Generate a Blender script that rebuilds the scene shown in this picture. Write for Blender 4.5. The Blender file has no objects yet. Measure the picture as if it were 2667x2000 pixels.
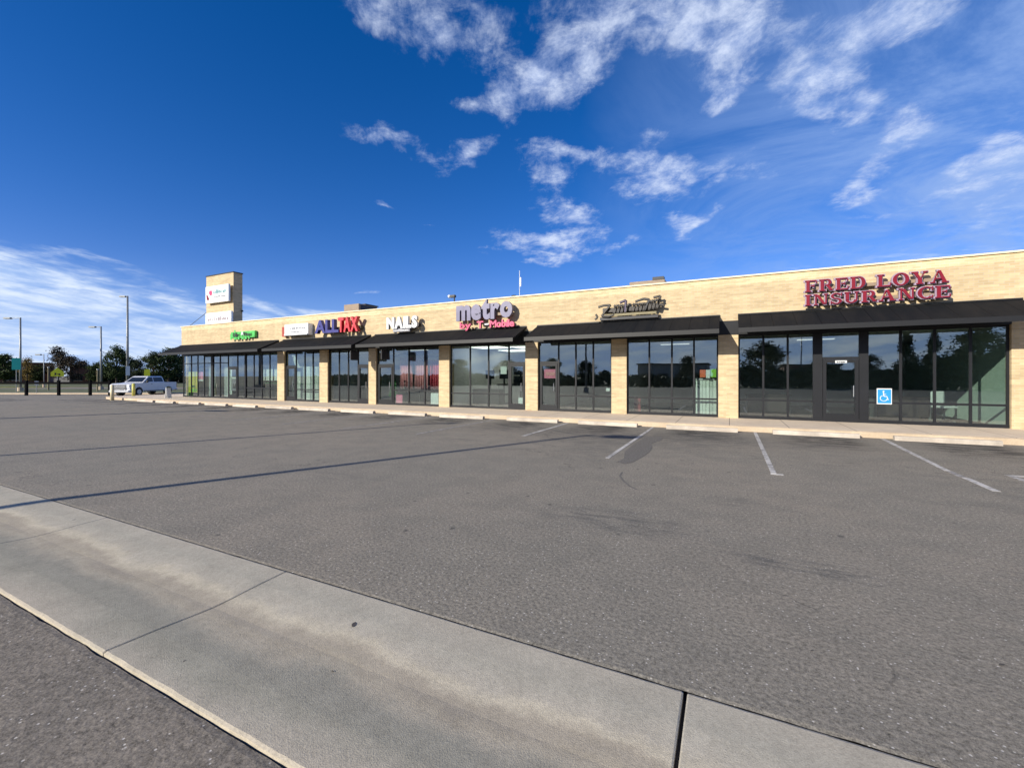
import bpy, bmesh, math, random
from mathutils import Vector, Matrix, noise as mnoise
rad = math.radians
sc = bpy.context.scene
col = sc.collection
random.seed(7)

# ------------------------------------------------------------------ camera
YAW = 26.54
cam = bpy.data.cameras.new('camera'); camo = bpy.data.objects.new('camera', cam); col.objects.link(camo)
camo.location = (0, 0, 1.6); camo.rotation_euler = (math.pi/2, 0, rad(YAW))
cam.sensor_fit = 'HORIZONTAL'; cam.sensor_width = 36; cam.lens = 36*1134/2667
cam.shift_y = -21/2667
cam.clip_start = 0.05; cam.clip_end = 6000
sc.camera = camo

# ------------------------------------------------------------------ world
SUN_AZ, SUN_EL = 206.0, 23.4           # clockwise from +Y
world = bpy.data.worlds.new("World"); sc.world = world; world.use_nodes = True
nt = world.node_tree
def N(t, **k):
    n = nt.nodes.new(t)
    for a, b in k.items(): setattr(n, a, b)
    return n
def L(a, b): nt.links.new(a, b)
def val(n, i, v):
    if hasattr(v, 'is_output'): L(v, n.inputs[i])
    else: n.inputs[i].default_value = v
def M(op, a, b=0.0, c=0.0, clamp=False):
    n = N('ShaderNodeMath', operation=op, use_clamp=clamp); val(n, 0, a); val(n, 1, b); val(n, 2, c); return n.outputs[0]
def mixc(f, a, b, bt='MIX'):
    n = N('ShaderNodeMix', data_type='RGBA', blend_type=bt); val(n, 0, f); val(n, 6, a); val(n, 7, b); return n.outputs[2]
def mapr(v, a, b, c=0.0, d=1.0, smooth=True):
    n = N('ShaderNodeMapRange', interpolation_type='SMOOTHSTEP' if smooth else 'LINEAR')
    val(n, 0, v); val(n, 1, a); val(n, 2, b); val(n, 3, c); val(n, 4, d); return n.outputs[0]
def noise(vec, scale, detail=6, rough=.55, dist=0.0, out=0):
    n = N('ShaderNodeTexNoise'); L(vec, n.inputs['Vector']); n.inputs['Scale'].default_value = scale
    n.inputs['Detail'].default_value = detail; n.inputs['Roughness'].default_value = rough
    n.inputs['Distortion'].default_value = dist; return n.outputs[out]
def comb(x, y, z=0.0):
    n = N('ShaderNodeCombineXYZ'); val(n, 0, x); val(n, 1, y); val(n, 2, z); return n.outputs[0]
def sep(v):
    n = N('ShaderNodeSeparateXYZ'); L(v, n.inputs[0]); return n.outputs

sky = N('ShaderNodeTexSky', sky_type='NISHITA', sun_disc=False, sun_elevation=rad(SUN_EL), sun_rotation=rad(SUN_AZ))
sky.altitude = 1600; sky.air_density = 1.0; sky.dust_density = 0.6; sky.ozone_density = 2.5
hs = N('ShaderNodeHueSaturation'); hs.inputs['Saturation'].default_value = 1.38; hs.inputs['Value'].default_value = 1.0
L(sky.outputs[0], hs.inputs['Color'])
tc = N('ShaderNodeTexCoord'); d = sep(tc.outputs['Generated'])
az = M('ARCTAN2', d[0], d[1]); el = M('ARCSINE', d[2])
ae = comb(az, el)
zc = M('ADD', M('MAXIMUM', d[2], 0.0), 0.16)
pl = comb(M('DIVIDE', d[0], zc), M('DIVIDE', d[1], zc))
n1 = noise(pl, 3.4, 9, .62, .35)
n2 = noise(pl, 14.0, 5, .6, .2)
nn = M('ADD', M('MULTIPLY', n1, .72), M('MULTIPLY', n2, .28))
# warp the blob lookup so outlines are ragged
wv = noise(pl, 2.2, 4, .5, 0, 1)
wm = N('ShaderNodeVectorMath', operation='MULTIPLY_ADD'); L(wv, wm.inputs[0]); wm.inputs[1].default_value = (.16, .16, 0); 
sb = N('ShaderNodeVectorMath', operation='SUBTRACT'); L(ae, sb.inputs[0]); sb.inputs[1].default_value = (.08, .08, 0); L(sb.outputs[0], wm.inputs[2])
warped = wm.outputs[0]
def blob(a, e, ra, re, rot=0, s=1.0, w=True):
    m = N('ShaderNodeMapping', vector_type='TEXTURE'); L(warped if w else ae, m.inputs[0])
    m.inputs[1].default_value = (rad(a), rad(e), 0); m.inputs[2].default_value = (0, 0, rad(rot)); m.inputs[3].default_value = (rad(ra), rad(re), 1)
    g = N('ShaderNodeTexGradient', gradient_type='SPHERICAL'); L(m.outputs[0], g.inputs[0])
    return M('MULTIPLY', g.outputs[1], s)
BL = [
 (-8.1, 37.5, 14.3, 3.69, -9.0, 1.5),(-0.8, 34.7, 7.1, 3.49, -5.0, 1.6),(-20.8, 35.8, 8.0, 3.22, 11.0, 1.2),(-26.3, 33.1, 3.5, 3.29, 30.0, 1.1),(-17.8, 34.0, 5.8, 2.76, 23.0, 1.1),
 (-37.1, 37.8, 10.1, 2.76, -3.0, 1.0),(-44.6, 38.3, 4.6, 1.65, 9.0, 0.8),(-46.7, 34.8, 2.0, 0.71, 10.0, 0.6),(-31.2, 32.3, 4.8, 1.52, 2.0, 0.75),(-0.8, 31.4, 3.3, 1.81, 9.0, 1.25),
 (8.3, 29.3, 4.1, 3.3, 2.0, 1.55),(10.3, 26.0, 4.3, 2.56, -16.0, 1.45),(7.4, 32.5, 2.3, 2.33, 23.0, 1.0),(13.6, 32.6, 6.2, 2.07, -17.0, 1.45),(-29.9, 39.9, 8.9, 1.98, 2.0, 0.8),
 (15.0, 22.9, 4.1, 2.22, 30.0, 1.25),(12.5, 19.0, 3.2, 1.87, 16.0, 1.15),(21.2, 19.4, 3.8, 2.63, 15.0, 1.35),(21.2, 16.4, 4.5, 1.53, 4.0, 1.0),(12.2, 16.1, 4.0, 0.79, -6.0, 1.1),
 (-42.6, 28.2, 6.1, 1.29, -12.0, 1.05),(-32.1, 27.4, 6.6, 1.34, 13.0, 1.0),(-20.5, 24.3, 4.1, 2.48, 10.0, 1.0),(-19.0, 27.2, 7.8, 1.68, -3.0, 1.0),(-10.9, 26.7, 6.3, 1.85, -27.0, 1.0),
 (-9.2, 29.3, 3.9, 1.33, -8.0, 0.7),(-4.9, 23.1, 9.8, 3.24, -11.0, 1.45),(-18.4, 21.1, 4.2, 1.89, -3.0, 1.0),(-22.0, 17.5, 9.4, 2.32, 3.0, 1.15),(-22.6, 15.8, 4.9, 1.24, -1.0, 0.9),
 (-42.2, 20.4, 2.0, 0.88, -24.0, 0.8),(-12.9, 17.1, 3.0, 1.08, -4.0, 0.85),(-5.4, 17.6, 2.6, 1.56, -25.0, 1.2),(-2.7, 17.7, 1.5, 0.79, 3.0, 1.0),(-45.1, 10.3, 2.6, 0.78, 3.0, 0.9),
 (-37.7, 18.9, 1.7, 0.55, -10.0, 0.7),(-34.3, 18.2, 1.5, 0.56, -12.0, 0.7)]
acc = None
for b in BL:
    o = blob(b[0], b[1], b[2]*1.24, b[3]*1.24, b[4], b[5]*1.15); o = M('SUBTRACT', 1.0, o, clamp=True); acc = o if acc is None else M('MULTIPLY', acc, o)
acc = M('SUBTRACT', 1.0, acc)
# torn, fibrous body: two octaves of billows plus stretched wisps
wsp = noise(comb(M('ADD', M('MULTIPLY', sep(pl)[0], 5.0), M('MULTIPLY', sep(pl)[1], 3.2)), M('SUBTRACT', M('MULTIPLY', sep(pl)[1], 2.0), M('MULTIPLY', sep(pl)[0], 1.2))), 2.2, 8, .68, .6)
bil = noise(pl, 9.0, 10, .68, .25)
tex = M('ADD', M('ADD', M('MULTIPLY', n1, .36), M('MULTIPLY', bil, .40)), M('MULTIPLY', wsp, .24))
cl = mapr(M('ADD', M('MULTIPLY', acc, 1.0), M('MULTIPLY', M('SUBTRACT', tex, .5), 4.4)), .40, 1.62)
cl = M('MULTIPLY', M('MULTIPLY', cl, mapr(acc, 0.0, .30)), 1.0)
# low streaky cirrus bank
st = comb(M('MULTIPLY', az, 2.6), M('ADD', M('MULTIPLY', el, 17.0), M('MULTIPLY', az, 3.0)))
sn = noise(st, 2.2, 8, .6, .6)
sn2 = noise(comb(M('MULTIPLY', az, 9.0), M('MULTIPLY', el, 40.0)), 1.6, 7, .65, .3)
bank = M('MAXIMUM', M('MAXIMUM', blob(-88, 3, 46, 12.5, -7, 2.6), blob(-54, 2, 34, 8, -8, 1.8)), M('MAXIMUM', blob(-155, 8, 75, 30, 0, 2.8), blob(150, 8, 75, 28, 0, 2.5)))
bank = M('MAXIMUM', bank, blob(22, 6, 30, 14, 20, .75))
snn = M('ADD', M('MULTIPLY', sn, .6), M('MULTIPLY', sn2, .4))
ci = mapr(M('ADD', M('MULTIPLY', M('MINIMUM', bank, 1.3), .50), M('MULTIPLY', snn, 1.5)), .86, 1.42)
ci = M('MULTIPLY', M('MULTIPLY', ci, mapr(bank, 0.0, .25)), .92)
veil = M('MULTIPLY', M('MULTIPLY', blob(26, 24, 44, 40, 0, 1.5), .66), mapr(noise(pl, 1.6, 9, .66, .8), .36, .64, .25, 1.0))
body = mapr(bil, .36, .62)
ccol = mixc(body, (.44, .55, .84, 1), (.66, .75, .95, 1))
ccol2 = mixc(mapr(snn, .4, .65), (.40, .56, .88, 1), (.76, .85, .98, 1))
sc1 = N('ShaderNodeVectorMath', operation='SCALE'); tn = N('ShaderNodeVectorMath', operation='MULTIPLY'); L(hs.outputs[0], tn.inputs[0]); tn.inputs[1].default_value = (1.18, .835, 1.10); L(tn.outputs[0], sc1.inputs[0]); sc1.inputs[3].default_value = 0.125
low = mixc(mapr(el, .22, .0, 0, .9), sc1.outputs[0], (.18, .38, .78, 1))
c0 = mixc(veil, low, (.30, .45, .80, 1))
c1 = mixc(ci, c0, ccol2)
c2 = mixc(cl, c1, ccol)
bg = nt.nodes['Background']; L(c2, bg.inputs[0]); bg.inputs[1].default_value = 0.75

# ------------------------------------------------------------------ sun, exposure
sun = bpy.data.lights.new('sun', 'SUN'); suno = bpy.data.objects.new('sun', sun); col.objects.link(suno)
sun.energy = 4.6; sun.angle = rad(.5); sun.color = (1, .93, .80)
a, e = rad(SUN_AZ), rad(SUN_EL)
suno.rotation_euler = Vector((math.sin(a)*math.cos(e), math.cos(a)*math.cos(e), math.sin(e))).to_track_quat('Z', 'Y').to_euler()
suno.location = (-10, -20, 30)
sc.view_settings.view_transform = 'Standard'; sc.view_settings.look = 'None'; sc.view_settings.exposure = 0.55; sc.view_settings.gamma = 1
sc.view_settings.use_curve_mapping = False
sc.render.engine = 'CYCLES'
sc.cycles.max_bounces = 8; sc.cycles.transparent_max_bounces = 12; sc.cycles.caustics_reflective = False; sc.cycles.caustics_refractive = False

# ------------------------------------------------------------------ materials
MATS = {}
def begin(name):
    global nt
    m = bpy.data.materials.new(name); m.use_nodes = True; nt = m.node_tree; MATS[name] = m
    return m, nt.nodes['Principled BSDF']
def bump(p, h, strength=.3, dist=.01):
    b = N('ShaderNodeBump'); b.inputs['Strength'].default_value = strength; b.inputs['Distance'].default_value = dist
    L(h, b.inputs['Height']); L(b.outputs[0], p.inputs['Normal'])
def objc():
    return N('ShaderNodeTexCoord').outputs['Object']
def worldpos():
    return N('ShaderNodeNewGeometry').outputs['Position']
def plain(name, c, rough=.6, var=.12, scale=4.0, metal=0, bmp=0.0, spec=.5, emis=None):
    m, p = begin(name)
    n = noise(objc(), scale, 5, .6)
    f = mapr(n, .3, .7, 1-var, 1+var, False)
    s = N('ShaderNodeVectorMath', operation='SCALE'); s.inputs[0].default_value = c[:3]; L(f, s.inputs[3])
    L(s.outputs[0], p.inputs['Base Color']); p.inputs['Roughness'].default_value = rough; p.inputs['Metallic'].default_value = metal
    p.inputs['Specular IOR Level'].default_value = spec
    if bmp: bump(p, noise(objc(), scale*8, 4, .6), bmp, .01)
    if emis:
        p.inputs['Emission Color'].default_value = (*emis[:3], 1); p.inputs['Emission Strength'].default_value = emis[3]
    return m

def asphalt(name, base, warm, stains=True):
    m, p = begin(name)
    pos = worldpos(); s = sep(pos)
    big = noise(pos, .22, 5, .6); med = noise(pos, 1.7, 6, .65)
    c = mixc(mapr(big, .35, .65), base, warm)
    c = mixc(mapr(med, .38, .66, 0, .42), c, (base[0]*.72, base[1]*.74, base[2]*.76, 1))
    sp = noise(pos, 34, 9, .86); sp2 = noise(pos, 150, 3, .7)
    f = M('ADD', mapr(sp, .34, .66, .30, 1.62, False), mapr(sp2, .3, .7, -.34, .34, False))
    sc_ = N('ShaderNodeVectorMath', operation='SCALE'); L(c, sc_.inputs[0]); L(f, sc_.inputs[3]); c = sc_.outputs[0]
    v = N('ShaderNodeTexVoronoi', feature='F1'); L(pos, v.inputs['Vector']); v.inputs['Scale'].default_value = 46
    vc = sep(v.outputs['Color'])
    pale_chip = M('MULTIPLY', mapr(v.outputs['Distance'], .32, .16), mapr(vc[0], .89, .92))  # scattered pale aggregate specks
    c = mixc(M('MULTIPLY', pale_chip, .85), c, (.62, .58, .52, 1))
    v2 = N('ShaderNodeTexVoronoi', feature='F1'); L(pos, v2.inputs['Vector']); v2.inputs['Scale'].default_value = 5
    vc2 = sep(v2.outputs['Color'])
    spot = M('MULTIPLY', mapr(v2.outputs['Distance'], .2, .1), mapr(vc2[0], .955, .96))
    c = mixc(M('MULTIPLY', spot, .6), c, (.04, .04, .042, 1))
    if stains:
        wv_ = N('ShaderNodeVectorMath', operation='MULTIPLY_ADD'); L(noise(pos, 1.2, 5, .6, 0, 1), wv_.inputs[0]); wv_.inputs[1].default_value = (1.6, 1.6, 0); L(pos, wv_.inputs[2])
        ve = N('ShaderNodeTexVoronoi', feature='DISTANCE_TO_EDGE'); L(wv_.outputs[0], ve.inputs['Vector']); ve.inputs['Scale'].default_value = .16
        crk = M('MULTIPLY', mapr(ve.outputs['Distance'], .0022, .0008), mapr(noise(pos, .35, 3, .5), .50, .58))
        c = mixc(M('MULTIPLY', crk, .6), c, (.05, .046, .042, 1))
        strk = noise(comb(M('MULTIPLY', s[0], 1.0), M('MULTIPLY', s[1], 3.2)), 1.4, 6, .7)
        # drip stains where engines stand, one per stall
        fr = M('ABSOLUTE', M('SUBTRACT', M('FRACT', M('DIVIDE', M('SUBTRACT', s[0], .65), 2.78)), .5))
        st = M('MULTIPLY', mapr(fr, .44, .10), M('MULTIPLY', mapr(s[1], 11.0, 13.2), mapr(s[1], 14.3, 13.8)))
        st = M('MULTIPLY', st, mapr(strk, .36, .6))
        c = mixc(M('MULTIPLY', st, .95), c, (.028, .026, .026, 1))
        st2 = M('MULTIPLY', mapr(s[1], 6.5, 10), mapr(strk, .54, .72))
        c = mixc(M('MULTIPLY', st2, .45), c, (.05, .048, .047, 1))
        for (x, y, rx, ry, k) in ((-1.1, 4.8, 1.3, .6, .6), (.55, 4.35, .9, .25, .75), (.1, 6.2, .8, .4, .4), (2.4, 4.9, .8, .3, .35), (3.2, 7.4, 1.2, .4, .35), (-2.9, 11.5, 2.8, 2.6, .85), (-.2, 12.2, 2.6, 1.7, .85), (-5.6, 12.0, 2.8, 1.8, .8), (-2.6, 9.0, 1.0, 1.8, .45), (-.6, 10.6, .9, 1.1, .5), (4.4, 8.2, 1.6, 1.4, .5), (1.9, 12.2, .9, .9, .4), (-5.5, 5.0, 1.8, .4, .25)):
            mp = N('ShaderNodeMapping', vector_type='TEXTURE'); L(pos, mp.inputs[0]); mp.inputs[1].default_value = (x, y, 0); mp.inputs[3].default_value = (rx, ry, 50)
            g = N('ShaderNodeTexGradient', gradient_type='SPHERICAL'); L(mp.outputs[0], g.inputs[0])
            q = M('MULTIPLY', mapr(g.outputs[1], 0, .8), mapr(noise(comb(M('MULTIPLY', s[0], .8), M('MULTIPLY', s[1], 3.5)), 3.0, 6, .75), .40, .68))
            c = mixc(M('MULTIPLY', q, k), c, (.055, .058, .062, 1))
    L(c, p.inputs['Base Color']); p.inputs['Roughness'].default_value = .9; p.inputs['Specular IOR Level'].default_value = .25
    h = M('ADD', sp, M('MULTIPLY', v.outputs['Distance'], .5))
    bump(p, h, .6, .006)
    return m
asphalt('asphalt', (.232, .211, .173, 1), (.258, .227, .182, 1))
asphalt('asphalt near', (.212, .186, .152, 1), (.232, .200, .160, 1), False)

def concrete_gutter():
    m, p = begin('gutter concrete')
    pos = worldpos(); s = sep(pos)
    w = noise(comb(M('MULTIPLY', s[0], .9), M('MULTIPLY', s[1], 1.2)), 1.0, 5, .6)
    y = M('ADD', M('DIVIDE', M('SUBTRACT', s[1], 1.2), 1.17), M('ADD', mapr(w, .3, .7, -.09, .09, False), mapr(noise(pos, 9, 5, .7), .3, .7, -.03, .03, False)))
    r = N('ShaderNodeValToRGB'); L(y, r.inputs[0]); cr = r.color_ramp
    data = [(0, (.42, .37, .29)), (.10, (.37, .335, .265)), (.2, (.30, .28, .222)), (.34, (.295, .275, .22)), (.42, (.39, .345, .265)), (.47, (.36, .315, .24)), (.52, (.335, .295, .232)), (.57, (.35, .306, .238)),
            (.63, (.455, .405, .31)), (.70, (.38, .345, .28)), (.82, (.345, .32, .262)), (1, (.37, .335, .272))]
    cr.elements[0].position = 0; cr.elements[0].color = (*data[0][1], 1); cr.elements[1].position = 1; cr.elements[1].color = (*data[-1][1], 1)
    for q, c_ in data[1:-1]:
        e_ = cr.elements.new(q); e_.color = (*c_, 1)
    c = r.outputs[0]
    n_ = noise(pos, 3.2, 9, .75); f = noise(pos, 38, 8, .82); g = noise(pos, 150, 2, .6)
    k = M('ADD', M('ADD', mapr(n_, .3, .7, .93, 1.22, False), mapr(f, .3, .7, -.20, .20, False)), mapr(g, .3, .7, -.12, .12, False))
    q = N('ShaderNodeVectorMath', operation='SCALE'); L(c, q.inputs[0]); L(k, q.inputs[3]); c = q.outputs[0]
    v2 = N('ShaderNodeTexVoronoi', feature='F1'); L(pos, v2.inputs['Vector']); v2.inputs['Scale'].default_value = 3.2
    vc2 = sep(v2.outputs['Color'])
    spot = M('MULTIPLY', mapr(M('ADD', v2.outputs['Distance'], M('MULTIPLY', f, .08)), .13, .09), mapr(vc2[1], .80, .82))
    c = mixc(M('MULTIPLY', spot, .5), c, (.10, .095, .09, 1))
    L(c, p.inputs['Base Color']); p.inputs['Roughness'].default_value = .92; p.inputs['Specular IOR Level'].default_value = .12
    bump(p, M('ADD', f, g), .4, .006)
concrete_gutter()

def brick(nm='tan brick', gain=1.0):
    m, p = begin(nm)
    pos = objc(); s = sep(pos)
    uv = comb(M('ADD', s[0], s[1]), s[2])
    b = N('ShaderNodeTexBrick'); L(uv, b.inputs['Vector']); b.offset = .5
    b.inputs['Scale'].default_value = 1; b.inputs['Brick Width'].default_value = .205; b.inputs['Row Height'].default_value = .068; b.inputs['Mortar Size'].default_value = .008
    b.inputs['Color1'].default_value = (.585, .455, .268, 1); b.inputs['Color2'].default_value = (.465, .35, .202, 1); b.inputs['Mortar'].default_value = (.50, .42, .30, 1)
    b.inputs['Bias'].default_value = -.1
    band = noise(comb(M('MULTIPLY', s[0], .5), M('MULTIPLY', s[2], 9.0)), 1.0, 4, .6)
    bl = noise(pos, 1.2, 5, .6)
    k = M('ADD', mapr(band, .3, .7, .84*gain, 1.12*gain, False), mapr(bl, .3, .7, -.07, .07, False))
    k = M('MULTIPLY', k, mapr(noise(comb(M('MULTIPLY', M('ADD', s[0], s[1]), 2.6), M('MULTIPLY', s[2], .45)), 1.0, 6, .7), .3, .7, .90, 1.07, False))
    q = N('ShaderNodeVectorMath', operation='SCALE'); L(b.outputs[0], q.inputs[0]); L(k, q.inputs[3])
    L(q.outputs[0], p.inputs['Base Color']); p.inputs['Roughness'].default_value = .9; p.inputs['Specular IOR Level'].default_value = .25
    bump(p, b.outputs[1], -.35, .01)
brick()
brick('pale brick', 1.22)
def glass():
    m = bpy.data.materials.new('window glass'); m.use_nodes = True; global nt; nt = m.node_tree; MATS['window glass'] = m
    nt.nodes.remove(nt.nodes['Principled BSDF'])
    t = N('ShaderNodeBsdfTransparent'); t.inputs[0].default_value = (.80, .86, .84, 1)
    g = N('ShaderNodeBsdfGlossy'); g.inputs[0].default_value = (.92, .97, 1, 1); g.inputs['Roughness'].default_value = 0.0
    # faint waviness of float glass
    b = N('ShaderNodeBump'); b.inputs['Strength'].default_value = .035; b.inputs['Distance'].default_value = .02; L(noise(objc(), 1.1, 2, .5), b.inputs['Height']); L(b.outputs[0], g.inputs['Normal'])
    lw = N('ShaderNodeLayerWeight'); lw.inputs[0].default_value = .5
    f = M('ADD', M('MULTIPLY', M('POWER', lw.outputs['Facing'], 4.0), .85), .165, clamp=True)
    mx = N('ShaderNodeMixShader'); L(f, mx.inputs[0]); L(t.outputs[0], mx.inputs[1]); L(g.outputs[0], mx.inputs[2]); L(mx.outputs[0], nt.nodes['Material Output'].inputs[0])
glass()
def sidewalk_mat(name, ca, cb, joint):
    m, p = begin(name)
    pos = worldpos(); s = sep(pos)
    c = mixc(mapr(noise(pos, .9, 6, .65), .3, .7), ca, cb)
    f = M('ADD', mapr(noise(pos, 40, 4, .7), .3, .7, .9, 1.1, False), mapr(noise(pos, 5, 5, .6), .3, .7, -.06, .06, False))
    q = N('ShaderNodeVectorMath', operation='SCALE'); L(c, q.inputs[0]); L(f, q.inputs[3]); c = q.outputs[0]
    if joint:
        jx = M('ABSOLUTE', M('SUBTRACT', M('FRACT', M('DIVIDE', s[0], 1.5)), .5))
        c = mixc(mapr(jx, .492, .497), c, (.12, .10, .085, 1))
    L(c, p.inputs['Base Color']); p.inputs['Roughness'].default_value = .88
    bump(p, noise(pos, 60, 4, .7), .2, .006)
sidewalk_mat('pavement concrete', (.66, .55, .42, 1), (.58, .475, .365, 1), True)
sidewalk_mat('kerb concrete', (.56, .45, .32, 1), (.46, .36, .25, 1), False)
sidewalk_mat('wheel stop concrete', (.60, .53, .44, 1), (.36, .31, .255, 1), False)
def paint(name, c):
    m, p = begin(name)
    pos = worldpos(); n_ = noise(pos, 9, 6, .75); n3 = noise(pos, 1.3, 4, .6)
    c_ = mixc(mapr(M('ADD', n_, M('MULTIPLY', n3, .5)), .66, .92), c, (.17, .16, .15, 1))
    L(c_, p.inputs['Base Color']); p.inputs['Roughness'].default_value = .8
paint('road paint', (.52, .50, .47, 1)); 
m_, p_ = begin('worn paint'); pos_ = worldpos()
L(mixc(mapr(noise(pos_, 7, 6, .75), .42, .58), (.36, .34, .32, 1), (.165, .155, .148, 1)), p_.inputs['Base Color']); p_.inputs['Roughness'].default_value = .85
plain('sealant', (.150, .140, .125), .9, .45, 30, bmp=.4, spec=.2)
plain('dark soil', (.05, .042, .034), .95)
plain('dark metal', (.012, .013, .016), .5, .15, 2.0, bmp=.05, spec=.3)
m_, p_ = begin('awning metal'); pos_ = worldpos(); s_ = sep(pos_)
seam_ = mapr(M('ABSOLUTE', M('SUBTRACT', M('FRACT', M('DIVIDE', s_[0], .61)), .5)), .478, .492)
dust_ = mapr(noise(comb(M('MULTIPLY', s_[0], 2.0), s_[2]), 1.5, 7, .7), .35, .75)
c_ = mixc(M('MULTIPLY', dust_, .55), (.010, .011, .013, 1), (.024, .022, .021, 1)); c_ = mixc(M('MULTIPLY', seam_, .5), c_, (.004, .004, .005, 1))
L(c_, p_.inputs['Base Color']); p_.inputs['Roughness'].default_value = .8; p_.inputs['Specular IOR Level'].default_value = .08; bump(p_, seam_, .6, .02)
plain('awning trim', (.006, .006, .007), .5)
plain('coping metal', (.78, .66, .44), .5, .05)
plain('roof membrane', (.45, .43, .40), .9)
plain('white plastic', (.66, .67, .68), .4, .04)
plain('sign white', (.82, .84, .84), .35, .03)
plain('pale lilac trim', (.34, .27, .36), .4, .1)
plain('crimson', (.20, .004, .016), .35, .1)
plain('lavender grey', (.135, .128, .22), .4, .15)
plain('magenta pink', (.55, .04, .14), .4, .15)
plain('blue letters', (.035, .035, .20), .4, .2)
plain('red letters', (.62, .035, .05), .4, .1)
plain('green sign', (.07, .45, .09), .5, .2)
plain('black letters', (.02, .02, .025), .5)
plain('grey letters', (.22, .22, .25), .5)
plain('teal letters', (.20, .38, .40), .5)
plain('faded letters', (.30, .25, .28), .5)
plain('rust red', (.35, .05, .03), .5)
plain('bronze sign', (.032, .026, .022), .5, .4, 8)
plain('gold trim', (.18, .15, .07), .5, .2)
plain('purple sign', (.05, .035, .08), .5, .3)
plain('tan metal', (.26, .19, .13), .6)
plain('galvanised metal', (.23, .24, .24), .5, .1, metal=.3)
plain('lamp lens', (.55, .55, .5), .3)
plain('bollard cream', (.70, .60, .38), .6, .15)
plain('bollard yellow', (.52, .50, .12), .6, .15)
plain('fence black', (.005, .005, .006), .9, spec=.05)
plain('truck silver', (.66, .67, .69), .25, .03, metal=.25)
plain('dark glass', (.015, .018, .022), .08, 0)
plain('tyre rubber', (.02, .02, .02), .85)
plain('wheel alloy', (.45, .45, .46), .35, metal=.6)
plain('chrome', (.6, .6, .6), .2, metal=.8)
plain('tail red', (.4, .02, .02), .3)
plain('headlight glass', (.75, .77, .8), .15)
plain('signal yellow', (.68, .72, .02), .5, .05)
plain('teal sign', (.02, .48, .36), .5, .05)
plain('wood post', (.20, .17, .10), .8)
plain('interior wall', (.66, .66, .62), .8, .04)
plain('mint wall', (.66, .80, .70), .8, .04)
plain('ceiling tile', (.60, .60, .58), .9, .04)
plain('carpet', (.028, .025, .026), .95, .25, 5)
plain('desk wood', (.035, .022, .018), .6)
plain('black plastic', (.02, .02, .022), .5)
plain('red curtain', (.74, .12, .17), .8, .15, 3)
plain('pink curtain', (.85, .40, .42), .8, .12, 3)
plain('blind white', (.80, .86, .80), .7, .08, 3)
plain('dark green', (.02, .16, .03), .8)
plain('leaf plastic', (.04, .35, .05), .7, .3, 8)
plain('yellow banner', (.75, .68, .08), .6, .1)
plain('pink paper', (.88, .28, .42), .7, .05)
plain('paper white', (.82, .86, .84), .7, .05)
plain('orange paper', (.80, .18, .08), .7)
plain('lime paper', (.30, .65, .08), .7)
plain('sticker blue', (.02, .25, .62), .4, .05)
plain('red furniture', (.30, .04, .05), .7)
plain('light panel', (.9, .9, .85), .5, 0, emis=(1, .97, .9, .7))
plain('added fill panel', (.9, .9, .85), .5, 0, emis=(1, .97, .9, 1.6))  # added glow for the phone shop interior
plain('dry leaf', (.075, .065, .058), .8, .3, 30)
plain('rain grass', (.085, .095, .035), .95, .45, .7, bmp=.5)
plain('dry ground', (.16, .14, .09), .95, .35, .3)
plain('far brick', (.20, .085, .06), .9, .25, 1)
plain('far stucco', (.36, .31, .25), .9)
plain('far roof', (.06, .055, .05), .9)
plain('bark', (.07, .055, .045), .95, .3, 5, bmp=.5)
def leafmat(name, ca, cb, tl=.25):
    m, p = begin(name)
    oi = N('ShaderNodeObjectInfo').outputs['Random']
    n_ = noise(objc(), .9, 4, .6)
    n3 = noise(objc(), 7.0, 2, .6)
    f = M('ADD', mapr(n_, .35, .65, 0, .75), mapr(n3, .4, .6, 0, .35))
    c = mixc(f, ca, cb)
    q = N('ShaderNodeVectorMath', operation='SCALE'); L(c, q.inputs[0]); L(mapr(oi, 0, 1, .8, 1.2, False), q.inputs[3])
    L(q.outputs[0], p.inputs['Base Color']); p.inputs['Roughness'].default_value = .7; p.inputs['Specular IOR Level'].default_value = .2
leafmat('green foliage', (.020, .038, .012, 1), (.055, .080, .025, 1))
leafmat('dark foliage', (.012, .024, .012, 1), (.032, .050, .022, 1))
leafmat('brown foliage', (.035, .028, .022, 1), (.075, .058, .035, 1))
leafmat('yellow foliage', (.16, .10, .02, 1), (.24, .17, .04, 1))

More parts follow.
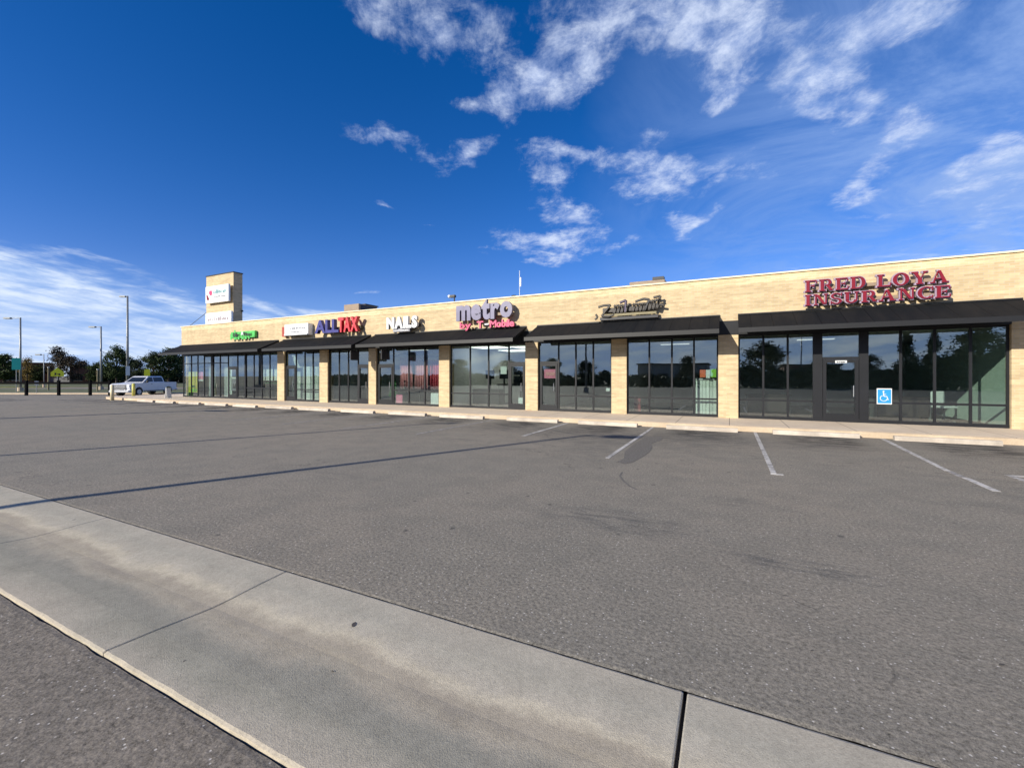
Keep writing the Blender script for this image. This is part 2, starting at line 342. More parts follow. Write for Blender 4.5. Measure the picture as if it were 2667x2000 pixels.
# ------------------------------------------------------------------ object helpers
class MB:
    def __init__(s): s.bm = bmesh.new()
    def box(s, x0, x1, y0, y1, z0, z1, bev=0.0):
        r = bmesh.ops.create_cube(s.bm, size=1)
        bmesh.ops.scale(s.bm, vec=(abs(x1-x0), abs(y1-y0), abs(z1-z0)), verts=r['verts'])
        bmesh.ops.translate(s.bm, vec=((x0+x1)/2, (y0+y1)/2, (z0+z1)/2), verts=r['verts'])
        if bev:
            es = list({e for v in r['verts'] for e in v.link_edges})
            bmesh.ops.bevel(s.bm, geom=es, offset=bev, segments=2, affect='EDGES')
        return s
    def cyl(s, p, q, r0, r1=None, n=12, caps=True):
        p, q = Vector(p), Vector(q); r1 = r0 if r1 is None else r1
        dvec = q-p; mt = Matrix.Translation((p+q)/2) @ dvec.to_track_quat('Z', 'Y').to_matrix().to_4x4()
        bmesh.ops.create_cone(s.bm, cap_ends=caps, segments=n, radius1=r0, radius2=r1, depth=dvec.length, matrix=mt)
        return s
    def ball(s, c, r, sub=2, sc=(1, 1, 1)):
        mt = Matrix.Translation(c) @ Matrix.Diagonal((*sc, 1))
        bmesh.ops.create_icosphere(s.bm, subdivisions=sub, radius=r, matrix=mt); return s
    def prism(s, pts, axis, a, b):
        """polygon pts in the plane across `axis`, extruded from a to b"""
        def mk(u, v, w):
            return {'x': (w, u, v), 'y': (u, w, v), 'z': (u, v, w)}[axis]
        v0 = [s.bm.verts.new(mk(u, v, a)) for u, v in pts]; v1 = [s.bm.verts.new(mk(u, v, b)) for u, v in pts]
        s.bm.faces.new(v0); s.bm.faces.new(list(reversed(v1)))
        k = len(pts)
        for i in range(k): s.bm.faces.new([v0[i], v1[i], v1[(i+1) % k], v0[(i+1) % k]])
        return s
    def build(s, name, m, parent=None, smooth=False, loc=None):
        bmesh.ops.recalc_face_normals(s.bm, faces=s.bm.faces)
        me = bpy.data.meshes.new(name); s.bm.to_mesh(me); s.bm.free()
        me.materials.append(MATS[m])
        if smooth: me.polygons.foreach_set('use_smooth', [True]*len(me.polygons))
        o = bpy.data.objects.new(name, me); col.objects.link(o)
        if parent: o.parent = parent
        if loc: o.location = loc
        return o
def tag(o, label=None, cat=None, group=None, kind=None):
    if label: o['label'] = label
    if cat: o['category'] = cat
    if group: o['group'] = group
    if kind: o['kind'] = kind
    return o
def empty(name, loc, label, cat, group=None, rz=0):
    o = bpy.data.objects.new(name, None); col.objects.link(o); o.location = loc; o.rotation_euler = (0, 0, rz); o.empty_display_size = .2
    return tag(o, label, cat, group)
def copy_tree(o, parent=None):
    c = o.copy(); col.objects.link(c); c.parent = parent
    for ch in list(o.children): copy_tree(ch, c)
    return c
def box(name, m, parent, *a, bev=0.0, loc=None): return MB().box(*a, bev=bev).build(name, m, parent, loc=loc)
# view-aligned axes of the diagonal street at the left end
F = Vector((-math.sin(rad(YAW)), math.cos(rad(YAW)), 0)); R = Vector((math.cos(rad(YAW)), math.sin(rad(YAW)), 0))

# ------------------------------------------------------------------ setting
def zg(x, y):
    t = min(1, max(0, (-x-39)/11)); return -.35*t*t*(3-2*t)
def sheet(name, m, xs, ys, zf):
    bm = bmesh.new(); g = [[bm.verts.new((x, y, zf(x, y))) for y in ys] for x in xs]
    for i in range(len(xs)-1):
        for j in range(len(ys)-1): bm.faces.new([g[i][j], g[i+1][j], g[i+1][j+1], g[i][j+1]])
    me = bpy.data.meshes.new(name); bm.to_mesh(me); bm.free(); me.materials.append(MATS[m])
    o = bpy.data.objects.new(name, me); col.objects.link(o); tag(o, kind='structure'); return o
sheet('ground', 'dry ground', [-2500, 2500], [-2500, 2500], lambda x, y: -.42)
GY0, GY1 = 1.20, 2.37
def edgy(o_, y0, amp, seed):
    for v in o_.data.vertices:
        if abs(v.co.y-y0) < 1e-4: v.co.y += amp*(mnoise.noise(Vector((v.co.x*5, seed, 0)))+.8*mnoise.noise(Vector((v.co.x*19, seed+4, 0)))); v.co.z -= .004
XF = [-82, -70, -60, -50, -48, -46, -44, -42, -40, -39, -36, -20, -14]+[-13.9+.09*q for q in range(190)]+[5, 20, 45]
lot = sheet('parking_lot', 'asphalt', XF, [GY1+.008, GY1+.03, 8, 14.2, 18, 30, 44], zg)
asphalt('asphalt darkened reflection', (.085, .080, .072, 1), (.10, .09, .08, 1), False)
sheet('rear_driveway', 'asphalt darkened reflection', [-82, -50, -47, -44, -41, -39, -20, 0, 20, 45], [-32, -10, -4], lambda x, y: zg(x, y)-.020)  # unseen rear lot, colour darkened to dim its reflection in the glass
drv = sheet('driveway', 'asphalt near', XF, [-4, 0, GY0-.05, GY0-.014], lambda x, y: zg(x, y)-.013)
edgy(lot, GY1+.008, .005, 1); edgy(drv, GY0-.014, .009, 7)
# valley gutter slabs with real joints
prof = [(GY0, -.004), (GY0+.02, 0.0), (1.45, -.008), (1.70, -.024), (1.80, -.028), (1.90, -.024), (2.15, -.008), (GY1-.02, 0.0), (GY1, -.004)]
jx = [-.2 + 3.05*k for k in range(-14, 8)]
bm = bmesh.new()
for a_, b_ in zip(jx[:-1], jx[1:]):
    gl = .009 if abs(a_+.2) < .01 else .003; gr = .009 if abs(b_+.2) < .01 else .003
    x0, x1 = a_+gl, b_-gr
    cols = []
    fine = abs((a_+b_)/2+4) < 12
    nx = 48 if fine else 2
    xs_ = [(x0, -.05), (x0+.0005, -.004), (x0+.008, 0)]+[(x0+.008+(x1-x0-.016)*q/nx, 0) for q in range(1, nx)]+[(x1-.008, 0), (x1-.0005, -.004), (x1, -.05)]
    for x, dz in xs_:
        j0 = .004*mnoise.noise(Vector((x*6, 0, 0)))+.0035*mnoise.noise(Vector((x*23, 5, 0))) if fine else 0
        j1 = .003*mnoise.noise(Vector((x*7, 9, 0)))+.0025*mnoise.noise(Vector((x*25, 3, 0))) if fine else 0
        jj = .006*max(0, mnoise.noise(Vector((x*9, 15, 0)))-.25) if fine else 0
        pv = [(GY0+j0, -.006-jj), (GY0+j0+.014, 0.0)]+prof[2:-2]+[(GY1+j1-.014, 0.0), (GY1+j1, -.004-jj)]
        colv = [bm.verts.new((x, GY0+j0, -.06))] + [bm.verts.new((x, y, z+dz)) for y, z in pv] + [bm.verts.new((x, GY1+j1, -.06))]
        cols.append(colv)
    for i in range(len(cols)-1):
        for j in range(len(prof)+1): bm.faces.new([cols[i][j], cols[i+1][j], cols[i+1][j+1], cols[i][j+1]])
me = bpy.data.meshes.new('valley_gutter'); bmesh.ops.recalc_face_normals(bm, faces=bm.faces); bm.to_mesh(me); bm.free(); me.materials.append(MATS['gutter concrete'])
o = bpy.data.objects.new('valley_gutter', me); col.objects.link(o); tag(o, kind='structure')
tag(MB().box(-45, 30, GY0-.05, GY1+.05, -.10, -.045).build('gutter_bed', 'dark soil'), kind='structure')
# pavement before the shops, wrapping the left end
WY = 16.8
KY = 14.36
tag(MB().prism([(-39.6, KY+1.0), (-38.9, KY+.3), (-37.6, KY), (16, KY), (16, 36), (-39.6, 36)], 'z', -.3, .15).build('pavement', 'pavement concrete'), kind='structure')
tag(MB().prism([(-39.75, KY+.95), (-38.95, KY+.17), (-37.6, KY-.14), (16, KY-.14), (16, KY-.002), (-37.6, KY-.002), (-38.9, KY+.298), (-39.602, KY+1.0), (-39.602, 36), (-39.75, 36)], 'z', -.3, .146).build('kerb', 'kerb concrete'), kind='structure')
# painted stall lines
lines = MB(); worn = MB()
for k in range(-11, 5):
    x = .65+2.78*k
    if k in (-1, 0): lines.box(x-.04, x+.04, 8.4 if k < 0 else 8.32, 14.1, .0, .004)
    elif k == 1:
        lines.prism([(3.44, 14.15), (3.54, 14.15), (3.33, 9.85), (3.25, 9.85)], 'z', 0, .004); lines.box(3.27, 3.36, 8.4, 9.3, 0, .004); worn.box(3.255, 3.345, 9.32, 9.83, 0, .004)
    elif k == -2: lines.box(x-.05, x+.05, 10.5, 14.1, 0, .004)
    else: worn.box(x-.045, x+.045, 9.5, 14.1, 0, .004)
lines.box(.6, .78, 8.22, 8.3, 0, .004)
lines.box(3.98, 4.7, 9.78, 9.87, 0, .004); lines.box(3.98, 4.08, 9.0, 9.77, 0, .004)
tag(lines.build('stall_markings', 'road paint'), kind='structure')
tag(worn.build('faded_stall_markings', 'worn paint'), kind='structure')
pt = [(-1.89, 8.1), (-1.83, 8.5), (-1.98, 9.3), (-2.0, 10.6), (-1.94, 11.8), (-1.72, 12.0), (-1.55, 11.9), (-1.52, 11.36), (-1.66, 10.66), (-1.55, 10.2), (-1.50, 9.5), (-1.53, 8.9), (-1.6, 8.2), (-1.72, 7.98)]
tag(MB().prism(pt, 'z', 0, .0035).build('sealed_patch', 'sealant'), kind='structure')
cv = [(-1.60, 7.3), (-1.57, 7.0), (-1.45, 6.7), (-1.30, 6.42), (-1.17, 6.27), (-1.02, 6.30)]
pp = [(x+.015, y+.01) for x, y in cv] + [(x-.012, y-.015) for x, y in reversed(cv)]
tag(MB().prism(pp, 'z', 0, .0025).build('tar_seam', 'sealant'), kind='structure')
# street beyond the left end of the lot
def band(name, m, v0, v1, z0, z1, u0=-75, u1=12):
    o_ = MB().box(u0, u1, v0, v1, z0, z1).build(name, m); o_.rotation_euler = (0, 0, rad(YAW)); return tag(o_, kind='structure')
band('street_kerb', 'kerb concrete', 46.0, 47.6, -.6, -.22)
band('verge', 'rain grass', 47.6, 62, -.6, -.25)
band('street', 'asphalt near', 62, 74, -.6, -.30)
band('far_verge', 'rain grass', 74, 130, -.6, -.22, -140, 30)
tag(MB().box(-90, 70, -46, -33, -.6, -.10).build('rear_verge', 'rain grass'), kind='structure')
tag(MB().box(-90, 70, -60, -46, -.6, -.14).build('rear_street', 'asphalt near'), kind='structure')

# ------------------------------------------------------------------ the shopping strip
B = empty('strip_mall', (0, 0, 0), 'long single storey tan brick shopping strip with dark sloping awnings and glass shopfronts', 'building')
X0, X1, ZT = -34.05, 15.0, 5.0
PIL = [(-23.88, -23.26), (-20.31, -19.67), (-16.67, -16.17), (-12.24, -11.65), (-7.76, -7.19), (-4.09, -3.51), (-.35, .27)]
SZ = .15
w = MB()
w.box(X0, X1, WY, WY+.3, 3.50, 4.72)
w.box(X0, X0+.25, WY+.3, 31.7, SZ, 4.72); w.box(X1-.25, X1, WY+.3, 31.7, SZ, 4.72); w.box(X0, X1, 31.7, 32, SZ, 4.72)
w.box(6.92, X1, WY, WY+.3, SZ, 3.50)
w.build('wall', 'tan brick', B)
MB().box(X0, X1, WY-.003, WY+.3, 4.72, 4.97).build('parapet_band', 'pale brick', B)['label'] = 'paler top course of brick below the coping'
box('coping', 'coping metal', B, X0-.05, X1+.05, WY-.05, WY+.35, 4.97, 5.02)
box('roof', 'roof membrane', B, X0+.25, X1-.25, WY+.3, 31.7, 4.35, 4.45)
for a_, b_ in PIL: box('pillar', 'tan brick', B, a_, b_, WY, WY+.4, SZ, 3.02)
box('header', 'dark metal', B, X0, 6.92, WY-.02, WY+.28, 3.02, 3.50)
# awnings: sheet falling from the wall to a slim front fascia
for a_, b_ in ((-34.2, -23.72), (-23.32, -16.5), (-16.2, -7.7), (-7.2, -.3), (.26, 7.12)):
    t = MB().prism([(WY-.02, 3.68), (WY-.02, 3.60), (WY-1.27, 3.02), (WY-1.30, 2.98), (WY-1.31, 3.10)], 'x', a_, b_).build('awning', 'awning metal', B)
    m = MB()
    m.box(a_-.004, b_+.004, WY-1.33, WY-1.312, 2.97, 3.115)
    m.box(a_-.004, b_+.004, WY-.05, WY-.022, 3.682, 3.72)
    m.build('awning_trim', 'awning trim', t)
# shopfront glazing
GYF, GYB = WY+.10, WY+.16
HZ = 2.96
def shopfront(x0, x1, mull, rail=None, railspan=None, doors=(), thick=(), low=True, trans=None, transspan=None):
    f = MB(); w_ = .03
    f.box(x0, x1, GYF, GYB, HZ, 3.02); f.box(x0, x1, GYF-.01, GYB, SZ, SZ+.10)
    f.box(x0, x0+.05, GYF, GYB, SZ+.1, HZ); f.box(x1-.05, x1, GYF, GYB, SZ+.1, HZ)
    for mx in mull: f.box(mx-w_, mx+w_, GYF+.003, GYB, SZ+.1, HZ)
    for ta, tb in thick: f.box(ta, tb, GYF-.02, GYB+.04, SZ+.1, HZ)
    if rail:
        ra, rb = railspan or (x0+.05, x1-.05); f.box(ra, rb, GYF+.006, GYB, rail-.03, rail+.03)
    if trans:
        ra, rb = transspan; f.box(ra, rb, GYF+.006, GYB, trans-.025, trans+.025)
    for da, db in doors: f.box(da, db, GYF+.006, GYB, 2.12, 2.20)
    fo = f.build('window', 'dark metal', B)
    MB().box(x0+.02, x1-.02, GYF+.03, GYF+.036, SZ+.05, HZ+.03).build('pane', 'window glass', fo)
    for da, db in doors:
        dm = MB(); a_, b_ = da+.012, db-.012; y0, y1 = GYF-.012, GYF+.022
        dm.box(a_, a_+.09, y0, y1, SZ+.01, 2.115); dm.box(b_-.09, b_, y0, y1, SZ+.01, 2.115)
        dm.box(a_+.09, b_-.09, y0, y1, SZ+.01, SZ+.26); dm.box(a_+.09, b_-.09, y0, y1, 2.01, 2.115)
        do = dm.build('door', 'dark metal', B)
        h = MB(); hx = b_-.14
        h.cyl((hx, y0-.06, .95), (hx, y0-.06, 1.30), .014, n=8); h.cyl((hx, y0-.06, 1.0), (hx, y0, 1.0), .01, n=6); h.cyl((hx, y0-.06, 1.25), (hx, y0, 1.25), .01, n=6)
        h.build('handle', 'chrome', do)
    return fo
shopfront(X0, -23.88, (-33.08, -32.3, -31.54, -29.75, -28.87, -27.89, -26.24, -25.46, -24.73), .86, (-27.05, -23.93), ((-28.84, -27.92),), ((-30.72, -30.5), (-27.13, -27.02)), trans=2.44, transspan=(-34.0, -28.9))
shopfront(-23.26, -20.31, (-22.38, -21.64, -20.97), .82, (-22.35, -20.36), ((-23.2, -22.41),))
shopfront(-19.67, -16.67, (-18.91, -18.23, -17.52), None, None, ((-17.49, -16.72),))
shopfront(-16.17, -12.24, (-15.1, -14.13, -13.15), .89, (-15.07, -12.3), ((-16.1, -15.13),))
shopfront(-11.65, -7.76, (-10.58, -9.62, -8.6), .80, (-11.6, -8.63), ((-8.57, -7.82),))
shopfront(-7.19, -4.09, (-6.3, -5.56, -4.84), .79, (-6.27, -4.14), ((-7.13, -6.33),))
shopfront(-3.51, -.35, (-2.69, -1.89, -1.14), .78, None, ())
shopfront(.27, 6.92, (1.02, 1.72, 4.6, 5.37, 6.14), .78, None, ((2.66, 3.60),), ((2.41, 2.66), (3.60, 3.83)))
# insides of the shops
IY = 25.0
box('shop_floor', 'carpet', B, X0+.25, 7.2, GYB+.002, IY, SZ-.03, SZ+.012)
box('shop_ceiling', 'ceiling tile', B, X0+.25, 7.2, GYB+.15, IY, 3.03, 3.08)
box('rear_partition', 'interior wall', B, X0+.25, 7.2, IY, IY+.1, SZ, 3.03)
for i, px in enumerate((-23.57, -19.99, -16.42, -11.95, -7.47, -3.8, -.04)):
    box('partition', 'interior wall', B, px-.06, px+.06, WY+.402, IY, SZ+.012, 3.03)
box('partition', 'mint wall', B, 6.95, 7.06, GYB+.2, IY, SZ+.012, 3.03)
for x, y in ((-10.7, 19.0), (-10.7, 22.0), (-8.8, 19.6), (-8.8, 22.4)): box('ceiling_glow_panel', 'added fill panel', B, x-.8, x+.8, y-.7, y+.7, 3.0, 3.028)  # panels added to brighten the phone shop, no fixtures known there
for x, y in ((-17.8, 19.5), (-15.4, 19.2), (-2.2, 20.8), (3.0, 20.5), (-26.5, 20)): box('ceiling_glow_panel', 'light panel', B, x-.6, x+.6, y-.15, y+.15, 3.01, 3.028)

# rooftop kit
g1 = empty('rooftop_unit', (-21.3, 20.7, 4.45), 'boxy tan rooftop air unit above the blue and red lettering', 'air conditioner')
MB().box(-.65, .65, -.7, .9, 0, 1.66, bev=.02).build('cabinet', 'tan metal', g1)
box('grille', 'black plastic', g1, .652, .67, -.55, .8, .2, 1.6); box('cap', 'black plastic', g1, -.3, .7, -.2, .95, 1.662, 1.72)
g2 = empty('rooftop_unit', (-3.5, 21, 4.45), 'low tan rooftop air unit with a black vent box above the dark script sign', 'air conditioner')
MB().box(-.75, .85, 0, .8, 0, 1.59, bev=.02).build('cabinet', 'tan metal', g2)
box('vent_box', 'black plastic', g2, .30, .80, 0, .4, 1.592, 1.73); box('side_panel', 'tan metal', g2, -.8, -.752, -.3, .7, .1, 1.4)
cm = empty('security_camera', (-11.5, WY+.2, 5.02), 'black and white camera on a short post, on the parapet left of lavender lettering', 'camera')
MB().cyl((0, 0, 0), (0, 0, .3), .03).build('post', 'black plastic', cm)
MB().box(-.22, .06, -.08, .08, .24, .36, bev=.02).build('housing', 'black plastic', cm); MB().ball((-.27, -.02, .31), .08).build('lens_dome', 'white plastic', cm, True)
vp = empty('roof_vent', (-8.5, WY+.4, 4.45), 'small dark vent cap just above the parapet right of the lavender lettering', 'vent')
MB().cyl((0, 0, 0), (0, 0, .60), .05).build('pipe', 'dark metal', vp); MB().cyl((0, 0, .60), (0, 0, .69), .12, .10).build('cap', 'dark metal', vp)

mt = empty('antenna_mast', (-8.41, 17.6, 4.45), 'thin pale mast with a small side panel on the roof behind the lavender lettering', 'antenna')
MB().cyl((0, 0, 0), (0, 0, 1.86), .018, .012, n=6).build('mast', 'white plastic', mt); box('side_panel', 'white plastic', mt, .02, .075, -.012, .012, 1.15, 1.55); MB().cyl((0, 0, 0), (0, 0, .12), .1).build('base_plate', 'galvanised metal', mt)

# ---- brick sign tower
tw = empty('sign_tower', (-31.15, 18.2, 4.45), 'tan brick tower slab rising from the roof at the left end of the strip', 'tower')
box('shaft', 'tan brick', tw, -1.60, 1.52, -.5, .10, 0, 4.06)
box('cap', 'awning trim', tw, -1.63, 1.55, -.53, .13, 4.062, 4.12)
MB().cyl((1.62, .05, 1.55), (1.515, .05, 1.55), .06, n=8).build('fixture', 'black plastic', tw)
gw = MB(); gw.cyl((-32.70, 17.66, 6.0), (-34.0, 17.2, 5.03), .018, n=6)
tag(gw.build('guy_wire', 'awning trim'), 'thin dark wire running down from the brick tower to the left end of the parapet', 'wire')

# ---- sign helpers
def scribble(parent, name, m, x0, x1, z0, z1, y, seed, th=.03, step=.11):
    """illegible row of small letter-like strokes, raised from the panel"""
    rg = random.Random(seed); k = MB(); x = x0; i = 0
    k.box(x0, x1, y-.0095, y-.0005, z0+(z1-z0)*.30, z0+(z1-z0)*.30+.010)
    while x < x1-step*.6:
        h = (z1-z0)*(rg.choice((.62, .62, .7, 1.0)))
        wd = step*rg.uniform(.5, .78); yy = y-.0006*(i % 3)
        k.box(x, x+th, yy-.012, y, z0, z0+h)
        if rg.random() < .75: k.box(x+th, x+wd, yy-.011, y, z0+h*rg.uniform(.35, .75), z0+h*rg.uniform(.35, .75)+th)
        if rg.random() < .6: k.box(x+wd-th*.8, x+wd, yy-.0105, y, z0, z0+h*.62)
        if rg.random() < .5: k.box(x+th, x+wd-th*.8, yy-.0100, y, z0, z0+th)
        x += step*rg.uniform(.9, 1.15) + (step*.6 if rg.random() < .15 else 0); i += 1
    return k.build(name, m, parent)
def text_mesh(txt, size, extr, bold=0.0, shear=0.0, xs=1.0, bevel=0.0):
    c = bpy.data.curves.new('t', 'FONT'); c.body = txt; c.size = size; c.extrude = extr; c.offset = bold; c.shear = shear
    c.align_x = 'LEFT'; c.bevel_depth = bevel; c.resolution_u = 3
    o_ = bpy.data.objects.new('t', c); col.objects.link(o_)
    dg = bpy.context.evaluated_depsgraph_get(); me_ = bpy.data.meshes.new_from_object(o_.evaluated_get(dg))
    me_.transform(Matrix.Diagonal((xs, 1, 1, 1))); me_.transform(Matrix.Rotation(math.pi/2, 4, 'X'))
    bpy.data.objects.remove(o_); bpy.data.curves.remove(c); return me_
def letters(parent, word, x0, x1, z0, height, mat_, depth=.05, bold=.0, shear=0.0, y=0.0, back=None, backgrow=.02, gap=0.0, lift=()):
    """channel letters, one part per letter, fitted between x0 and x1; z0 baseline"""
    ws = []
    for ch in word:
        me_ = text_mesh(ch, 1.0, .5*depth, bold, shear); xs_ = [v.co.x for v in me_.vertices]; zs = [v.co.z for v in me_.vertices]; ws.append((me_, min(xs_), max(xs_), min(zs), max(zs)))
    caph = max(w_[4] for w_ in ws if w_[4] < 2); tot = sum(w_[2]-w_[1] for w_ in ws)
    sz = height/caph; sx = (x1-x0 - gap*(len(word)-1))/tot
    x = x0
    for i, (me_, a_, b_, c_, d_) in enumerate(ws):
        for v in me_.vertices: v.co.x = x + (v.co.x-a_)*sx; v.co.z = z0 + v.co.z*sz + (lift[i] if i < len(lift) else 0); v.co.y = y + v.co.y
        me_.materials.clear(); me_.materials.append(MATS[mat_])
        o_ = bpy.data.objects.new('letter', me_); col.objects.link(o_); o_.parent = parent; me_.name = 'letter'
        if back:
            mb_ = me_.copy()
            mb_.materials.clear(); mb_.materials.append(MATS[back])
            cx = x + (b_-a_)*sx/2; hh = (d_-c_)*sz; cz = z0 + (c_+d_)/2*sz; ww = (b_-a_)*sx
            for v in mb_.vertices: v.co.x = cx + (v.co.x-cx)*(1+2*backgrow/ww); v.co.z = cz + (v.co.z-cz)*(1+2*backgrow/hh); v.co.y += .06
            mb_.name = 'letter_return'; ob_ = bpy.data.objects.new('letter_return', mb_); col.objects.link(ob_); ob_.parent = o_
        x += (b_-a_)*sx + gap
# tower signs
t1 = empty('tower_sign', (-30.95, 17.69, 6.58), 'white sign box with pink and red mark, upper panel on the brick tower', 'sign')
MB().box(-1.42, 1.20, -.25, -.11, 0, 1.14, bev=.015).build('panel', 'sign white', t1)
lg = MB(); lg.prism([(-1.25, .22), (-.95, .22), (-1.10, .5), (-1.3, .62)], 'y', -.262, -.251); lg.build('logo', 'crimson', t1)
MB().prism([(-1.0, .78), (-.72, .88), (-.62, .68), (-.72, .48), (-.86, .52), (-.98, .64)], 'y', -.262, -.251).build('logo', 'magenta pink', t1)
scribble(t1, 'upper_lettering', 'teal letters', -.5, 1.05, .60, .90, -.251, 3, .05, .15)
scribble(t1, 'lower_lettering', 'grey letters', -.45, .95, .34, .44, -.251, 4, .02, .08)
t2 = empty('tower_sign', (-30.95, 17.69, 4.92), 'white sign box with faded grey lettering, lower panel on the brick tower', 'sign')
MB().box(-1.42, 1.5, -.25, -.11, 0, .98, bev=.015).build('panel', 'sign white', t2)
scribble(t2, 'upper_lettering', 'faded letters', -1.1, 1.2, .42, .74, -.251, 8, .07, .2)
# green box sign
g = empty('green_sign', (-28.15, WY-.02, 3.88), 'bright green box sign with dark and white lettering, leftmost on the brick wall', 'sign')
MB().box(.05, 2.45, -.16, 0, .07, .47, bev=.02).build('panel', 'green sign', g)
scribble(g, 'green_lettering', 'green sign', .02, 2.45, -.02, .58, -.166, 51, .13, .36)
scribble(g, 'dark_lettering', 'black letters', .42, 1.15, .15, .42, -.222, 11, .06, .17)
scribble(g, 'dark_lettering', 'black letters', 1.55, 2.2, .17, .42, -.222, 12, .06, .17)
MB().prism([(1.2, .2), (1.32, .28), (1.45, .2), (1.40, .42), (1.26, .44)], 'y', -.234, -.222).build('emblem', 'white plastic', g)
# white box sign
g = empty('white_box_sign', (-23.15, WY-.02, 3.80), 'white box sign with grey lettering and a dark red block at its left end', 'sign')
MB().box(.38, 2.35, -.32, 0, .08, .72, bev=.015).build('panel', 'sign white', g)
box('end_block', 'rust red', g, 0, .26, -.2, 0, .06, .62)
scribble(g, 'upper_lettering', 'grey letters', .9, 2.2, .42, .60, -.322, 21, .03, .12)
scribble(g, 'lower_lettering', 'grey letters', .6, 2.2, .24, .33, -.322, 22, .02, .09)
box('bottom_lip', 'white plastic', g, .40, 2.33, -.36, -.322, .09, .17)
# ALL TAX
g = empty('channel_letter_sign', (0, WY-.34, 0), 'large lettering on the brick, first word blue and second word red', 'sign')
letters(g, 'ALL', -20.15, -18.35, 3.92, .68, 'blue letters', .2, .035, 0, 0)
letters(g, 'TAX', -18.38, -16.98, 3.92, .74, 'red letters', .2, .035, 0, 0)
box('raceway', 'bronze sign', g, -19.9, -17.0, .12, .33, 4.05, 4.2)
# NAILS
g = empty('channel_letter_sign', (0, WY-.32, 0), 'white lettering reading nails with a small grey subtitle strip beneath', 'sign')
letters(g, 'NAILS', -15.1, -13.22, 3.93, .54, 'white plastic', .14, .055, 0, 0, gap=.02)
box('subtitle_strip', 'grey letters', g, -14.75, -13.72, .0, .12, 3.74, 3.90)
scribble(g, 'subtitle_lettering', 'white plastic', -14.70, -13.76, 3.77, 3.87, 0, 31, .02, .08)
box('raceway', 'bronze sign', g, -14.95, -13.3, .1, .31, 4.02, 4.14)
# metro
g = empty('channel_letter_sign', (0, WY-.30, 0), 'big lavender grey lowercase lettering over a smaller pink line, reading metro', 'sign')
letters(g, 'metro', -11.02, -8.2, 4.12, .82, 'lavender grey', .14, .05, 0, 0, gap=.02, lift=(0, 0, 0, 0, .03))
letters(g, 'by', -10.85, -10.25, 3.72, .28, 'magenta pink', .10, .03, 0, 0)
letters(g, 'T', -9.95, -9.62, 3.70, .30, 'magenta pink', .10, .03, 0, 0)
letters(g, 'Mobile', -9.30, -8.12, 3.70, .30, 'magenta pink', .10, .03, 0, 0)
box('hyphen', 'white plastic', g, -9.56, -9.36, -.04, .02, 3.82, 3.88)
box('raceway', 'tan metal', g, -10.9, -8.3, .1, .28, 4.22, 4.34)
# script sign
g = empty('script_sign', (-4.68, WY-.26, 3.70), 'dark bronze script sign over a gold ribbon, between lavender and crimson lettering', 'sign')
k = MB()
def stroke(k, pts, r):
    for p0, p1 in zip(pts[:-1], pts[1:]): k.cyl((p0[0], 0, p0[1]), (p1[0], 0, p1[1]), r, n=6)
def loops(x0, x1, zc_, amp, n, lean=.25, drift=0.0):
    out = []
    for i in range(n*10+1):
        t = i/(n*10); ph = t*n*2*math.pi
        out.append((x0+(x1-x0)*t + .055*math.sin(ph)+lean*amp*math.cos(ph), zc_+amp*math.cos(ph)+drift*t))
    return out
k1 = MB(); stroke(k1, [(.02, .08), (.12, .16), (.05, .28)], .04); stroke(k1, [(.15, .55), (.35, .60), (.62, .60), (.28, .20), (.55, .17), (.75, .22)], .045); k1.build('initial', 'bronze sign', g)
k1 = MB(); stroke(k1, loops(.72, 1.28, .42, .15, 4), .045); k1.build('first_word', 'bronze sign', g)
k1 = MB(); stroke(k1, [(.98, .66), (1.2, .74), (1.18, .30)], .05); k1.build('flourish', 'purple sign', g)
k1 = MB(); stroke(k1, loops(1.42, 1.95, .44, .14, 4), .045); k1.build('second_word', 'bronze sign', g)
k1 = MB(); stroke(k1, [(1.55, .66), (1.85, .74), (2.05, .70), (1.9, .32)], .045); k1.build('flourish', 'black letters', g)
k1 = MB(); stroke(k1, loops(2.02, 2.42, .48, .17, 3, drift=.05), .045); stroke(k1, [(2.2, .76), (2.44, .80), (2.36, .5), (2.55, .46)], .045); k1.build('last_word', 'bronze sign', g)
box('ribbon', 'gold trim', g, .35, 2.30, -.01, .05, .17, .26); box('under_strip', 'black letters', g, .20, 2.35, .052, .24, .04, .155)
box('raceway', 'bronze sign', g, .3, 2.2, .06, .24, .34, .50)
